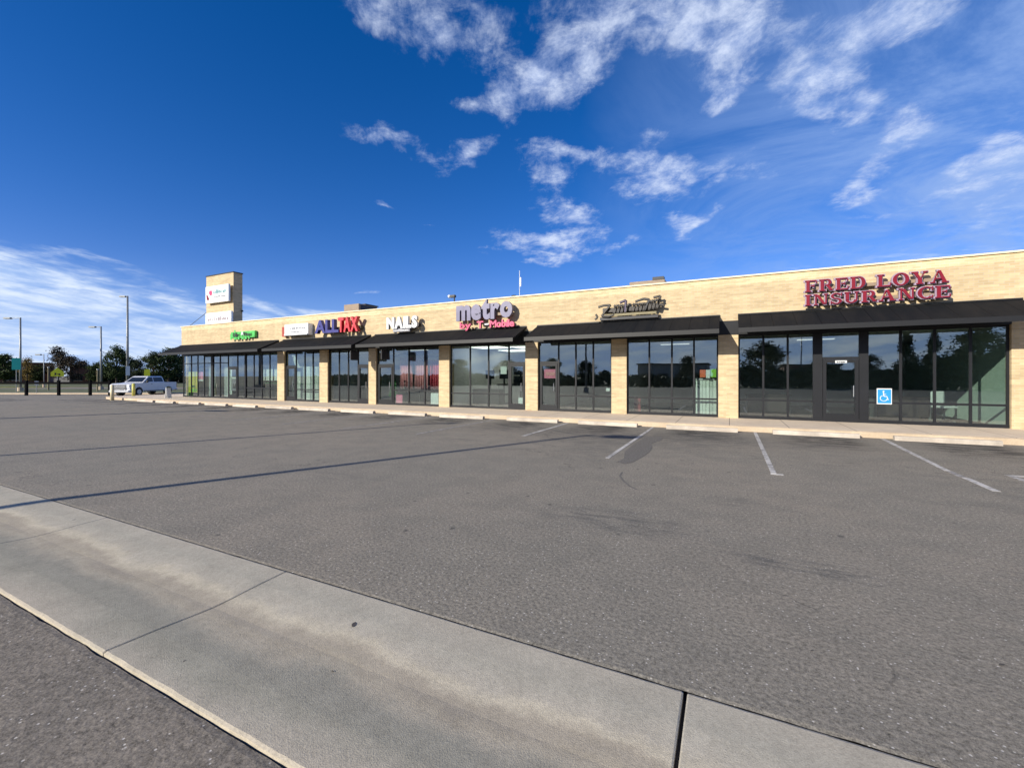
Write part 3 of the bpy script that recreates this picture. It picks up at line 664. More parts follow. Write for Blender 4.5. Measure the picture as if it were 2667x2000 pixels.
# crimson serif sign
g = empty('channel_letter_sign', (0, WY-.30, 0), 'two line crimson serif lettering with pale edges, reading FRED LOYA above INSURANCE', 'sign')
T_, S_ = .27, .10          # thick and thin stroke widths (of letter height)
def glyph(ch):
    h = 1.0; P = []
    def bx(a_, b_, c_, d_): P.append([(a_, c_), (b_, c_), (b_, d_), (a_, d_)])
    def serif(x, w_, z): bx(x-w_/2, x+w_/2, z, z+.085)
    def arc(cx, cz, rx, rz, tx, tz, a0, a1, n=10):
        for i in range(n):
            t0, t1 = rad(a0+(a1-a0)*i/n), rad(a0+(a1-a0)*(i+1)/n)
            P.append([(cx+rx*math.cos(t0), cz+rz*math.sin(t0)), (cx+rx*math.cos(t1), cz+rz*math.sin(t1)), (cx+(rx-tx)*math.cos(t1), cz+(rz-tz)*math.sin(t1)), (cx+(rx-tx)*math.cos(t0), cz+(rz-tz)*math.sin(t0))])
    if ch in 'FEL':
        bx(.12, .12+T_, .0, 1); serif(.27, .54, 0); serif(.27, .54, .915); W = .95
        if ch in 'FE': bx(.42, .92, .90, 1); bx(.84, .92, .72, .90); bx(.42, .70, .47, .56); bx(.66, .72, .38, .65)
        if ch in 'EL': bx(.42, .95, 0, .10); bx(.87, .95, .10, .30)
    elif ch == 'I': bx(.12, .12+T_, 0, 1); serif(.27, .54, 0); serif(.27, .54, .915); W = .54
    elif ch in 'RD':
        bx(.12, .12+T_, 0, 1); serif(.27, .54, 0); serif(.27, .54, .915)
        if ch == 'R':
            bx(.42, .60, .90, 1); bx(.42, .60, .44, .54); arc(.60, .72, .34, .28, .24, .10, -90, 90); P.append([(.50, .46), (.76, .46), (1.08, 0), (.80, 0)]); W = 1.08
        else: bx(.42, .60, .90, 1); bx(.42, .60, 0, .10); arc(.60, .5, .48, .5, .28, .10, -90, 90, 14); W = 1.08
    elif ch == 'O': arc(.54, .5, .54, .52, .28, .10, 0, 360, 24); W = 1.08
    elif ch == 'C': arc(.54, .5, .54, .52, .28, .10, 50, 310, 20); bx(.86, .94, .66, 1); bx(.86, .92, .02, .28); W = .95
    elif ch == 'S': arc(.44, .73, .38, .28, .20, .10, 20, 270, 12); arc(.44, .26, .40, .28, .22, .10, -160, 90, 12); bx(.76, .83, .68, 1); bx(.04, .11, 0, .32); W = .86
    elif ch == 'Y': P.append([(.10, .95), (.40, .95), (.68, .42), (.44, .42)]); P.append([(.86, .95), (.97, .95), (.62, .46), (.56, .46)]); bx(.42, .70, 0, .48); serif(.56, .52, 0); serif(.24, .48, .915); serif(.90, .34, .915); W = 1.1
    elif ch == 'A': P.append([(.44, 1), (.62, 1), (1.05, .03), (.75, .03)]); P.append([(.46, .95), (.54, .95), (.22, .03), (.13, .03)]); bx(.30, .82, .30, .38); serif(.16, .36, 0); serif(.90, .48, 0); W = 1.15
    elif ch == 'N': bx(.14, .24, .03, .97); bx(.86, .96, .03, .97); P.append([(.12, .97), (.40, .97), (.96, .03), (.72, .03)]); serif(.19, .34, 0); serif(.16, .32, .915); serif(.91, .34, .915); W = 1.1
    elif ch == 'U': bx(.12, .12+T_, .30, 1); bx(.84, .94, .30, 1); arc(.53, .30, .41, .30, .26, .11, 180, 360, 12); serif(.27, .50, .915); serif(.89, .34, .915); W = 1.08
    return P, W
def serif_word(word, x0, x1, z0, h):
    gl = [glyph(c_) if c_ != ' ' else ([], .55) for c_ in word]
    tot = sum(w_ for _, w_ in gl)+.09*(len(word)-1); sx = (x1-x0)/tot; x = x0
    for P, W in gl:
        if P:
            fr_ = MB(); bk = MB()
            for i, q in enumerate(P):
                cx = sum(p_[0] for p_ in q)/len(q); cz = sum(p_[1] for p_ in q)/len(q)
                pts = [(x+p_[0]*sx, z0+p_[1]*h) for p_ in q]
                fr_.prism([(cxx+(u-cxx)*.84, czz+(w_2-czz)*.92) for u, w_2 in pts for cxx, czz in ((x+cx*sx, z0+cz*h),)], 'y', -.012-.0009*i, .03)
                ex = .018
                pts = [(x+p_[0]*sx+(ex if p_[0] > cx else -ex), z0+p_[1]*h+(ex if p_[1] > cz else -ex)) for p_ in q]
                bk.prism(pts, 'y', .031-.0009*i, .12)
            lo = fr_.build('letter', 'crimson', g); bk.build('letter_return', 'pale lilac trim', lo)
        x += (W+.09)*sx
serif_word('FRED LOYA', 2.13, 5.55, 4.25, .36)
serif_word('INSURANCE', 2.13, 5.58, 3.82, .34)
box('raceway', 'tan metal', g, 2.2, 5.5, .125, .28, 4.32, 4.42); box('raceway', 'tan metal', g, 2.2, 5.5, .125, .28, 3.9, 4.0)

# ---- hanging blade signs under the awnings
for x, lb in ((-16.75, 'small black hanging sign under the awning, below the red lettering'), (-14.75, 'small black hanging sign under the awning over the door with the green plant')):
    h = empty('hanging_sign', (x, 15.95, 2.38), lb, 'sign', 'black signs hanging under the awnings')
    MB().box(-.03, .03, -.28, .28, 0, .46, bev=.01).build('panel', 'black plastic', h)
    MB().cyl((0, -.15, .46), (0, -.15, .78), .012, n=6).build('hanger', 'awning trim', h); MB().cyl((0, .15, .46), (0, .15, .86), .012, n=6).build('hanger', 'awning trim', h)

# ---- wheel stops
def stop_mesh():
    k = MB(); k.prism([(-.085, 0), (.085, 0), (.075, .075), (.05, .11), (-.05, .11), (-.075, .075)], 'x', -.96, .96)
    bm_ = k.bm
    bmesh.ops.subdivide_edges(bm_, edges=[e_ for e_ in bm_.edges if e_.calc_length() > 1], cuts=24)
    for v in bm_.verts:
        if v.co.z > .02: v.co += Vector(mnoise.noise_vector(v.co*4))*.008
    return k
ws0 = stop_mesh().build('wheel_stop', 'wheel stop concrete')
WS = [(5.58, 'nearest the right edge, before the mint green wall'), (2.98, 'before the blue accessibility sticker and glass door'), (.20, 'before the wide pillar left of the widest shopfront'), (-2.6, 'before the window with the red and lime posters'),
      (-5.25, 'before the pillar under the dark script sign'), (-8.15, 'before the door with the pink notice'), (-10.85, 'before the shopfront under the lavender lettering'), (-13.53, 'before the shop with pink and red curtains'),
      (-16.27, 'left of the door with the green plant'), (-18.85, 'before the dark shop under the blue and red lettering'), (-21.4, 'before the narrow shop with white blinds'), (-24.0, 'before the pillar left of the white blinds'),
      (-26.6, 'below the green sign'), (-29.0, 'before the glass door of the leftmost shop'), (-31.4, 'before the pink notice in the leftmost shop')]
for i, (xr, t) in enumerate(WS):
    o = ws0 if i == 0 else ws0.copy()
    if i: col.objects.link(o)
    o.location = (xr-.95, 13.98+.05*math.sin(i*2.3), 0.0); o.rotation_euler = (0, 0, rad(1.2*math.sin(i*1.7)))
    tag(o, 'pale concrete wheel stop '+t, 'wheel stop', 'concrete wheel stops along the kerb')

# ---- things in the shop windows
def panelthing(name, lb, cat, m, x0, x1, y, z0, z1, t=.01, extra=None, group=None):
    o_ = tag(box(name, m, None, x0, x1, y-t, y, z0, z1), lb, cat, group); return o_
# leftmost shop
b_ = empty('banner', (-33.15, GYB+.15, .45), 'tall yellow banner with dark and green printing in the leftmost window', 'banner')
box('cloth', 'yellow banner', b_, -.75, .45, 0, .02, 0, 1.45); box('printing', 'dark green', b_, -.2, .1, -.012, -.002, .35, .5); box('printing', 'lime paper', b_, -.35, .35, -.012, -.002, .05, .28)
MB().cyl((-.8, .01, 1.46), (.5, .01, 1.46), .02).build('rod', 'dark metal', b_)
n_ = empty('notice', (-32.2, GYB+.06, 1.25), 'pink notice with white lower strip in the leftmost shop, right of the yellow banner', 'notice')
box('sheet', 'pink paper', n_, -.33, .33, 0, .01, .12, .62); box('strip', 'paper white', n_, -.33, .33, 0, .01, 0, .117)
def curtain(name, m, lb, x0, x1, z0, z1, y, folds, amp=.035, group=None, cat='curtain'):
    pts = []; n = folds*8
    for i in range(n+1):
        x = x0+(x1-x0)*i/n; pts.append((x, y+amp*math.sin(i/8*2*math.pi)))
    k_ = MB(); top = [k_.bm.verts.new((x, yy, z1)) for x, yy in pts]; bot = [k_.bm.verts.new((x, yy, z0)) for x, yy in pts]
    for i in range(n): k_.bm.faces.new([bot[i], bot[i+1], top[i+1], top[i]])
    o_ = k_.build(name, m, None, True); md = o_.modifiers.new('thick', 'SOLIDIFY'); md.thickness = .006
    return tag(o_, lb, cat, group)
def blinds(x0, x1, z0, z1, y, lb, seed, step=.115, skip=0.0, group='white vertical blinds'):
    r_ = random.Random(seed); k_ = MB(); x = x0
    while x < x1:
        if r_.random() > skip:
            an = r_.uniform(-.5, .5); dx, dy = .052*math.cos(an), .052*math.sin(an)
            k_.prism([(x-dx, y-dy), (x+dx, y+dy), (x+dx-.002, y+dy+.003), (x-dx-.002, y-dy+.003)], 'z', z0+r_.uniform(0, .02), z1)
        x += step
    r0 = tag(k_.build('vertical_blind', 'blind white'), lb, 'blinds', group); box('head_rail', 'white plastic', r0, x0-.05, x1, y-.04, y+.04, z1+.002, z1+.06)
blinds(-31.45, -30.75, .2, 2.75, GYB+.25, 'narrow run of pale vertical blinds right of the pink notice', 1)
blinds(-29.7, -28.95, .2, 2.75, GYB+.25, 'pale vertical blinds just left of the glass door of the leftmost shop', 2)
blinds(-26.2, -24.0, 1.3, 2.2, GYB+.5, 'short bright blinds hanging high in the leftmost shop beside its last pillar', 3, skip=.35)
blinds(-23.1, -20.4, .2, 2.75, GYB+.25, 'full height white vertical blinds filling the narrow shop below the white box sign', 4, skip=.12)
tb = empty('display_counter', (-25.6, 18.6, .162), 'dark counter standing inside the leftmost shop behind its right panes', 'counter')
box('body', 'desk wood', tb, -1.6, 1.6, -.3, .3, 0, .95); box('top', 'dark green', tb, -1.65, 1.65, -.34, .34, .952, 1.0)
pw = empty('door_poster', (-28.4, GYB+.05, .9), 'white and dark poster taped behind the glass door of the leftmost shop', 'poster')
box('sheet', 'paper white', pw, -.3, .3, 0, .01, .52, .62); box('sheet', 'grey letters', pw, -.3, .3, 0, .01, -.25, .518); box('picture', 'black letters', pw, -.1, .2, -.012, -.002, -.1, .2)
# A-boards on the pavement
for x, y, lb in ((-34.6, 16.25, 'small white and green folding board at the very corner of the pavement by the truck'), (-33.2, 15.6, 'small white folding board standing on the pavement before the yellow banner')):
    a_b = empty('folding_board', (x, y, .15), lb, 'folding board', 'white folding boards at the left corner')
    for sgn in (-1, 1):
        k_ = MB(); k_.prism([(sgn*.16, 0), (sgn*.14, 0), (sgn*.01, .66), (sgn*.03, .66)], 'y', -.13, .13); k_.build('board', 'white plastic' if sgn < 0 or x > -34 else 'green sign', a_b)
    MB().cyl((0, -.12, .67), (0, .12, .67), .015, n=6).build('hinge', 'galvanised metal', a_b)
# dark narrow shop
dk = empty('reception_desk', (-18.3, 19.0, .162), 'dark desk with a raised front inside the shop under the blue and red lettering', 'desk')
box('body', 'desk wood', dk, -.9, .9, -.3, .3, 0, .8); box('top', 'black plastic', dk, -.95, .95, -.35, .35, .802, .84)
# nail shop
curtain('curtain', 'pink curtain', 'pale pink curtain behind the left of the curtained panes', -15.0, -14.15, .95, 2.55, GYB+.3, 6, group='pink and red curtains')
curtain('curtain', 'pink curtain', 'pink curtain filling the middle pane beside the red curtain', -14.05, -13.2, .95, 2.55, GYB+.3, 6, group='pink and red curtains')
curtain('curtain', 'red curtain', 'dark red curtain in the pane next to the pillar', -13.1, -12.3, .95, 2.72, GYB+.3, 6, group='pink and red curtains')
k = MB(); pts = [(-16.0, 2.62), (-15.2, 2.64), (-14.5, 2.69), (-13.9, 2.68), (-13.5, 2.52), (-13.25, 2.25)]
k.prism([(x, z+.06) for x, z in pts]+[(x, z-.04) for x, z in reversed(pts)], 'y', GYB+.03, GYB+.06)
pts = [(-13.2, 2.72), (-12.75, 2.68), (-12.3, 2.55)]
k2 = k.build('arched_valance', 'black plastic'); tag(k2, 'black arched valance strip sweeping down in front of the pink curtains', 'valance')
k = MB(); k.prism([(x, z+.06) for x, z in pts]+[(x, 2.40) for x, z in reversed(pts)], 'y', GYB+.03, GYB+.06); tag(k.build('valance', 'black plastic'), 'black valance above the dark red curtain', 'valance')
tag(box('valance', 'black plastic', None, -19.6, -16.8, GYB+.03, GYB+.06, 2.70, 2.78), 'straight black strip across the panes under the blue and red lettering', 'valance')
pl_ = empty('artificial_tree', (-15.45, GYB+.35, .162), 'bright green tapering plant standing behind the glass door of the curtained shop', 'plant')
MB().cyl((0, 0, 0), (0, 0, .35), .10, .13).build('pot', 'black plastic', pl_)
r_ = random.Random(5); k = MB(); k.cyl((0, 0, .3), (0, 0, 1.4), .02)
for i in range(420):
    t = r_.random(); an = r_.uniform(0, 6.28); rr = .28*(1-t)*math.sqrt(r_.random()); c_ = Vector((rr*math.cos(an), rr*math.sin(an), .4+1.2*t)); dv = Vector((r_.uniform(-1, 1), r_.uniform(-1, 1), r_.uniform(-1, 1))).normalized()*.06; ev = dv.orthogonal().normalized()*.02
    k.bm.faces.new([k.bm.verts.new(c_-dv), k.bm.verts.new(c_+ev), k.bm.verts.new(c_+dv), k.bm.verts.new(c_-ev)])
k.build('foliage', 'leaf plastic', pl_)
panelthing('poster', 'pink poster low in the pane left of the manicure tables', 'poster', 'pink paper', -15.0, -14.6, GYB+.04, .22, .66)
panelthing('poster', 'pale mint poster low in the pane beneath the red curtain', 'poster', 'paper white', -12.85, -12.4, GYB+.04, .22, .78)
mt_ = empty('manicure_table', (-13.7, 18.2, .162), 'dark low table behind the panes under the curtains', 'table')
box('table_top', 'desk wood', mt_, -.7, .7, -.3, .3, .68, .72)
for sx_ in (-.6, .6): box('leg', 'black plastic', mt_, sx_-.04, sx_+.04, -.25, .25, 0, .678)
fig = empty('vase', (-14.55, GYB+.15, .93), 'slim black vase standing on the rail before the pink curtains', 'vase')
MB().cyl((0, 0, 0), (0, 0, .12), .09, .05).cyl((0, 0, .12), (0, 0, .35), .02).build('body', 'black plastic', fig); MB().ball((0, 0, .40), .05).build('bud', 'black plastic', fig)
# phone shop
pd = empty('phone_counter', (-9.6, 21.2, .162), 'pale grey counter inside the shop under the lavender lettering', 'counter')
box('body', 'interior wall', pd, -1.7, 1.7, -.3, .3, 0, .95); box('top', 'black plastic', pd, -1.75, 1.75, -.35, .35, .952, 1.0)
tag(box('display_case', 'carpet', None, -11.5, -10.0, 18.6, 19.1, .162, .95), 'low dark display case left inside the phone shop', 'display case')
for i, (x, z, w_, h_, y) in enumerate(((-11.0, 1.45, .5, .45, 19.5), (-10.2, 1.45, .5, .45, 19.5), (-9.75, 1.65, .8, .4, 20.5), (-8.9, 1.6, .7, .5, 20.5), (-9.35, 1.1, .9, .5, 19.8), (-8.4, 1.1, .55, .8, 19.2))):
    mo = empty('monitor', (x, y, z), ('small dark screen leftmost', 'small dark screen second from left', 'wide dark screen hung highest', 'dark screen right of the highest one', 'wide dark screen low over the counter', 'tall dark screen nearest the door')[i]+' inside the phone shop', 'screen', 'dark screens in the phone shop')
    MB().box(-w_/2, w_/2, -.02, .02, 0, h_, bev=.006).build('screen', 'dark glass', mo); box('mount', 'black plastic', mo, -.04, .04, .021, .06, -z+.165, h_*.5)
panelthing('poster', 'white poster at eye height on the phone shop window', 'poster', 'paper white', -9.05, -8.75, GYB+.04, 1.68, 2.02)
panelthing('poster', 'white poster low on the phone shop door', 'poster', 'paper white', -8.18, -7.92, GYB+.04, .38, .66)
# pink notice door
pn = empty('notice', (-6.7, GYB+.04, 1.50), 'bright pink notice with paler centre on the door right of the phone shop', 'notice')
box('sheet', 'pink paper', pn, -.30, .30, 0, .01, 0, .38); box('text_block', 'pink curtain', pn, -.2, .2, -.012, -.002, .12, .26)
panelthing('notice', 'tiny white notice near the pillar, right end of the window with the pink door notice', 'notice', 'paper white', -4.35, -4.2, GYB+.04, 1.0, 1.12)
# poster window
panelthing('poster', 'orange red poster in the upper part of the glass beside the wide pillar', 'poster', 'orange paper', -.95, -.76, GYB+.04, 1.55, 1.82)
panelthing('poster', 'narrow white poster between the orange and the lime ones', 'poster', 'paper white', -.75, -.62, GYB+.04, 1.52, 1.82)
panelthing('poster', 'lime green poster in the glass beside the wide pillar', 'poster', 'lime paper', -.60, -.42, GYB+.04, 1.55, 1.84)
blinds(-1.05, -.45, .2, 1.45, GYB+.25, 'pale vertical blinds below the orange and lime posters', 7)
panelthing('red_chair_back', 'dull red upright chair back low in the pane by the script sign pillar', 'chair', 'red furniture', -3.35, -3.1, GYB+.5, .2, .75, .04)
# widest shop
ac = empty('access_sticker', (4.03, GYF-.004, .74), 'blue square sticker with a white wheelchair symbol on the glass right of the door', 'sticker')
box('field', 'white plastic', ac, 0, .36, .0, .006, 0, .48); box('blue_square', 'sticker blue', ac, .02, .34, -.006, -.002, .03, .45)
k = MB()
def seg(k, p0, p1, r, y=-.011): k.cyl((p0[0], y, p0[1]), (p1[0], y, p1[1]), r, n=6)
k.ball((.16, -.010, .385), .026, 1, (1, .2, 1)); seg(k, (.16, .35), (.17, .24), .014); seg(k, (.17, .24), (.24, .235), .013); seg(k, (.24, .235), (.27, .13), .013); seg(k, (.16, .305), (.22, .30), .010)
c0_ = (.165, .18)
for i in range(9):
    a0, a1 = rad(110+i*26), rad(110+(i+1)*26); seg(k, (c0_[0]+.085*math.cos(a0), c0_[1]+.085*math.sin(a0)), (c0_[0]+.085*math.cos(a1), c0_[1]+.085*math.sin(a1)), .010)
k.build('symbol', 'white plastic', ac)
dn = empty('door_plate', (3.12, GYF-.016, 2.04), 'small white number plate over the glass door of the widest shop', 'plate')
MB().box(-.13, .17, -.008, 0, -.035, .045).build('plate', 'white plastic', dn); scribble(dn, 'digits', 'black letters', -.09, .13, -.02, .03, -.009, 41, .012, .05)
def office_chair(x, y, rz, lb, m):
    c_ = empty('office_chair', (x, y, .162), lb, 'chair', 'chairs in the widest shop', rz)
    MB().box(-.23, .23, -.22, .22, .44, .50, bev=.02).build('seat', m, c_); MB().box(-.21, .21, .20, .25, .58, .95, bev=.02).build('backrest', m, c_)
    MB().cyl((0, 0, .1), (0, 0, .44), .025).cyl((0, .2, .47), (0, .23, .6), .02).build('column', 'galvanised metal', c_)
    for i in range(5):
        an = i*math.tau/5; MB().cyl((0, 0, .1), (.27*math.cos(an), .27*math.sin(an), .05), .018, n=6).ball((.27*math.cos(an), .27*math.sin(an), .03), .03, 1).build('leg', 'galvanised metal', c_)
office_chair(6.0, 18.2, .4, 'pale chair nearest the mint green wall', 'paper white')
office_chair(3.2, 20.5, 2.6, 'dark chair deep in the shop behind the door', 'black plastic')
def desk(x, y, w_, lb):
    d_ = empty('office_desk', (x, y, .162), lb, 'desk', 'dark desks in the widest shop')
    box('desk_top', 'desk wood', d_, -w_/2, w_/2, -.35, .35, .70, .74); box('modesty_panel', 'desk wood', d_, -w_/2+.05, w_/2-.05, -.30, -.28, .1, .698)
    for sx_ in (-1, 1): box('leg', 'galvanised metal', d_, sx_*(w_/2-.06)-.025, sx_*(w_/2-.06)+.025, -.3, .3, 0, .698)
desk(5.1, 18.9, 1.5, 'dark desk behind the pane right of the blue sticker'); desk(1.3, 19.2, 1.5, 'dark desk behind the left panes of the widest shop')

# ---- litter on the ground: dry leaves and grit lying along the gutter
r_ = random.Random(77)
leaf_spots = [(-2.18, 2.07), (-2.75, 1.37), (-1.95, 1.7), (1.35, 3.37), (0.43, 3.05)]
for q, (x, y) in enumerate(leaf_spots):
    k = MB(); L_ = (.030, .014, .012, .022, .013)[q]; W_ = L_*r_.uniform(.3, .5); n_ = 5; top = []; bot = []
    for t in range(n_+1):
        f_ = t/n_; hw = W_*math.sin(math.pi*f_)**.7; zc_ = .001+.002*math.sin(math.pi*f_)
        top.append(k.bm.verts.new((L_*(2*f_-1), hw, zc_+.001))); bot.append(k.bm.verts.new((L_*(2*f_-1), -hw, zc_)))
    for t in range(n_): k.bm.faces.new([bot[t], bot[t+1], top[t+1], top[t]])
    o = k.build('dry_leaf', 'dry leaf'); o.location = (x, y, (-.008-.02*max(0, 1-abs(y-1.8)/.35)) if y < 2.37 else .001); o.rotation_euler = (0, 0, r_.uniform(0, 6.28))
    tag(o, 'small dark dry leaf lying on the pale concrete gutter' if y < 2.37 else 'small dark dry leaf lying on the asphalt lot', 'leaf', 'dry leaves on the gutter' if y < 2.37 else 'dry leaves on the asphalt')

# ---- bollards
for (x, y, z, h_, m, lb) in ((-36.0, 13.75, 0, 1.03, 'bollard cream', 'cream painted round bollard standing on the asphalt at the kerb corner'), (-38.7, 16.0, .15, .92, 'bollard yellow', 'dull yellow bollard on the pavement in front of the silver truck')):
    b_ = empty('bollard', (x, y, z), lb, 'bollard', 'bollards at the pavement corner')
    MB().cyl((0, 0, 0), (0, 0, h_-.06), .10, n=16).build('post', m, b_, True); MB().ball((0, 0, h_-.07), .098, 2, (1, 1, .7)).build('dome', m, b_, True)

# ---- low black rail fence (bays share posts)
fp = [(-65.67, 15.72), (-62.69, 17.2), (-59.81, 18.64), (-57.0, 20.04), (-55.26, 20.91)]
fe = empty('rail_fence', (0, 0, 0), 'low black rail fence with square posts along the left street edge of the lot', 'fence')
for x, y in fp:
    o_ = MB().box(-.1, .1, -.1, .1, 0, 1.52, bev=.01).build('post', 'fence black', fe); o_.location = (x, y, -.36); o_.rotation_euler = (0, 0, rad(YAW))
for (xa, ya), (xb, yb) in zip(fp[:-1], fp[1:]):
    ln = math.hypot(xb-xa, yb-ya); o_ = MB().box(.11, ln-.11, -.03, .03, 0, .22).build('rail', 'fence black', fe); o_.location = (xa, ya, .78); o_.rotation_euler = (0, 0, math.atan2(yb-ya, xb-xa))

# ---- silver pickup
tr = empty('pickup_truck', (-53.0, 22.9, -.345), 'silver crew cab pickup truck parked at the left end behind the yellow bollard', 'pickup truck', rz=rad(-64))
side = [(2.82, .48), (2.86, .72), (2.82, 1.10), (2.66, 1.20), (1.45, 1.28), (1.40, 1.30), (-1.15, 1.30), (-2.80, 1.30), (-2.84, .55), (-2.40, .50)]
def arch(cx, r=.46, n=8): return [(cx+r*math.cos(math.pi*i/n), .42+r*math.sin(math.pi*i/n)) for i in range(n, -1, -1)]
body_pts = side[:-1] + [(-2.35, .50)] + [(x, max(z, .42)) for x, z in arch(-1.75)] + [(-1.25, .42), (1.35, .42)] + [(x, max(z, .42)) for x, z in arch(1.85)] + [(2.4, .45)]
k = MB(); k.prism(body_pts, 'y', -.96, .96); k.build('body', 'truck silver', tr)
k = MB(); lo = [(1.20, .80), (-1.10, .80)]
v = []
for z, xf, xb, hw in ((1.302, 1.38, -1.25, .92), (1.86, .62, -1.10, .78), (1.93, .48, -1.0, .70)):
    v.append([k.bm.verts.new(q) for q in ((xf, -hw, z), (xf, hw, z), (xb, hw, z), (xb, -hw, z))])
for i in range(2):
    for j in range(4): k.bm.faces.new([v[i][j], v[i][(j+1) % 4], v[i+1][(j+1) % 4], v[i+1][j]])
k.bm.faces.new(v[0]); k.bm.faces.new(v[2]); k.build('cab', 'truck silver', tr)
def win(pts4):
    k_ = MB(); vs = [k_.bm.verts.new(p_) for p_ in pts4]; k_.bm.faces.new(vs)
    o_ = k_.build('window', 'dark glass', tr); md = o_.modifiers.new('t', 'SOLIDIFY'); md.thickness = .012; md.offset = 0
def lerpside(x, z, sgn):
    t = (z-1.302)/(1.86-1.302); return (x, sgn*(.92+(.78-.92)*t+.008), z)
for sgn in (-1, 1):
    win([lerpside(1.12, 1.36, sgn), lerpside(.16, 1.36, sgn), lerpside(.16, 1.81, sgn), lerpside(.58, 1.81, sgn)])
    win([lerpside(.06, 1.36, sgn), lerpside(-1.12, 1.36, sgn), lerpside(-1.0, 1.81, sgn), lerpside(.06, 1.81, sgn)])
win([(1.32, -.80, 1.355), (1.32, .80, 1.355), (.71, .70, 1.80), (.71, -.70, 1.80)]); win([(-1.25, -.80, 1.36), (-1.25, .80, 1.36), (-1.13, .70, 1.80), (-1.13, -.70, 1.80)])
MB().box(2.80, 2.90, -.62, .62, .62, 1.10, bev=.02).build('grille', 'black plastic', tr)
for z in (.74, .90, 1.04): box('grille_bar', 'truck silver', tr, 2.902, 2.93, -.60, .60, z-.025, z+.025)
MB().box(2.78, 3.0, -.97, .97, .38, .60, bev=.04).build('bumper', 'truck silver', tr); MB().box(-3.0, -2.86, -.95, .95, .42, .62, bev=.03).build('bumper', 'chrome', tr)
for sgn in (-1, 1):
    MB().box(2.70, 2.89, sgn*.64, sgn*.95, .82, 1.10, bev=.02).build('headlight', 'headlight glass', tr)
    MB().box(-2.88, -2.80, sgn*.80, sgn*.965, .75, 1.1, bev=.01).build('tail_light', 'tail red', tr)
    MB().box(.95, 1.10, sgn*.97, sgn*1.15, 1.28, 1.50, bev=.03).build('mirror', 'black plastic', tr)
    MB().box(.30, .48, sgn*.962, sgn*.985, 1.12, 1.16).build('handle', 'black plastic', tr)
    box('trim_strip', 'black plastic', tr, -1.2, 1.3, sgn*.9605, sgn*.985, .44, .52)
    for x in (1.85, -1.75):
        wh = MB().cyl((x, sgn*.70, .40), (x, sgn*.97, .40), .40, n=24).build('wheel', 'tyre rubber', tr)
        MB().cyl((x, sgn*.965, .40), (x, sgn*.985, .40), .24, n=16).build('rim', 'wheel alloy', wh)
MB().box(-2.75, -1.3, -.80, .80, 1.295, 1.326).build('bed_cover', 'black plastic', tr)

# ---- lamp posts (two rows across the lot and the street)
def lamp(x, y, z0, h_, r0, arm, lb, name='lamp_post', cat='lamp post', group=None, adir=None, head=(.42, .16, .09)):
    l_ = empty(name, (x, y, z0), lb, cat, group)
    MB().cyl((0, 0, 0), (0, 0, h_), r0, r0*.6, n=12).build('pole', 'galvanised metal', l_, True)
    dv = Vector(adir or (-R.x, -R.y, 0)).normalized(); p1 = Vector((0, 0, h_-.08)); p2 = p1+dv*arm
    MB().cyl(p1, p2, .045, .035, n=8).build('arm', 'galvanised metal', l_)
    hd = MB().box(-head[0], head[0], -head[1], head[1], -head[2], head[2], bev=.02).build('lamp_head', 'galvanised metal', l_); hd.location = p2+dv*head[0]*.8; hd.rotation_euler = (0, 0, math.atan2(dv.y, dv.x))
    le = box('lens', 'lamp lens', hd, -head[0]*.7, head[0]*.7, -head[1]*.7, head[1]*.7, -head[2]-.012, -head[2]-.002)
    MB().cyl((0, 0, 0), (0, 0, .5), r0*2.2, n=12).build('footing', 'kerb concrete', l_)
    return l_
pa = lamp(-74.2, 30.0, -.3, 12.9, .17, .3, 'tallest grey street lamp beyond the silver truck, a white box low on its pole')
lamp(-75.1, 27.5, -.3, 8.5, .13, .8, 'shorter grey street lamp left of the tallest one')
lamp(-77.3, 20.7, -.3, 9.0, .13, 1.2, 'grey street lamp with the longest arm, beside the teal street sign')
lamp(-95.9, 28.2, -.2, 5.2, .07, .5, 'tiny distant lamp above the trees between the teal sign and the school sign')
cb = tag(MB().box(-.22, .22, -.28, -.16, 0, 1.3, bev=.01).build('control_box', 'white plastic'), 'white box strapped to the tallest street lamp pole', 'box'); cb.location = (-74.2+.1, 30.0, 1.65); cb.rotation_euler = (0, 0, rad(65))
lamp(-12.4, -7.0, 0, 8.9, .11, .6, 'grey car park lamp whose thick shadow crosses the gutter at left', adir=(1, .2, 0))
lamp(-18.2, -7.2, 0, 9.4, .085, .3, 'thin pole whose faint narrow shadow crosses the middle of the lot', adir=(1, .2, 0), head=(.15, .08, .05))
lamp(-29.6, -4.4, 0, 7.8, .24, .5, 'stout pole whose shadow falls on the left part of the lot', adir=(1, .2, 0))
lamp(-53.5, -1.5, 0, 8.6, .28, .5, 'stout pole whose shadow lies in front of the black rail fence', adir=(1, .2, 0))
lamp(8.9, -38, -.1, 7.2, .10, .6, 'slim lamp across the rear street, mirrored in the widest shop window', adir=(-1, 0, 0))

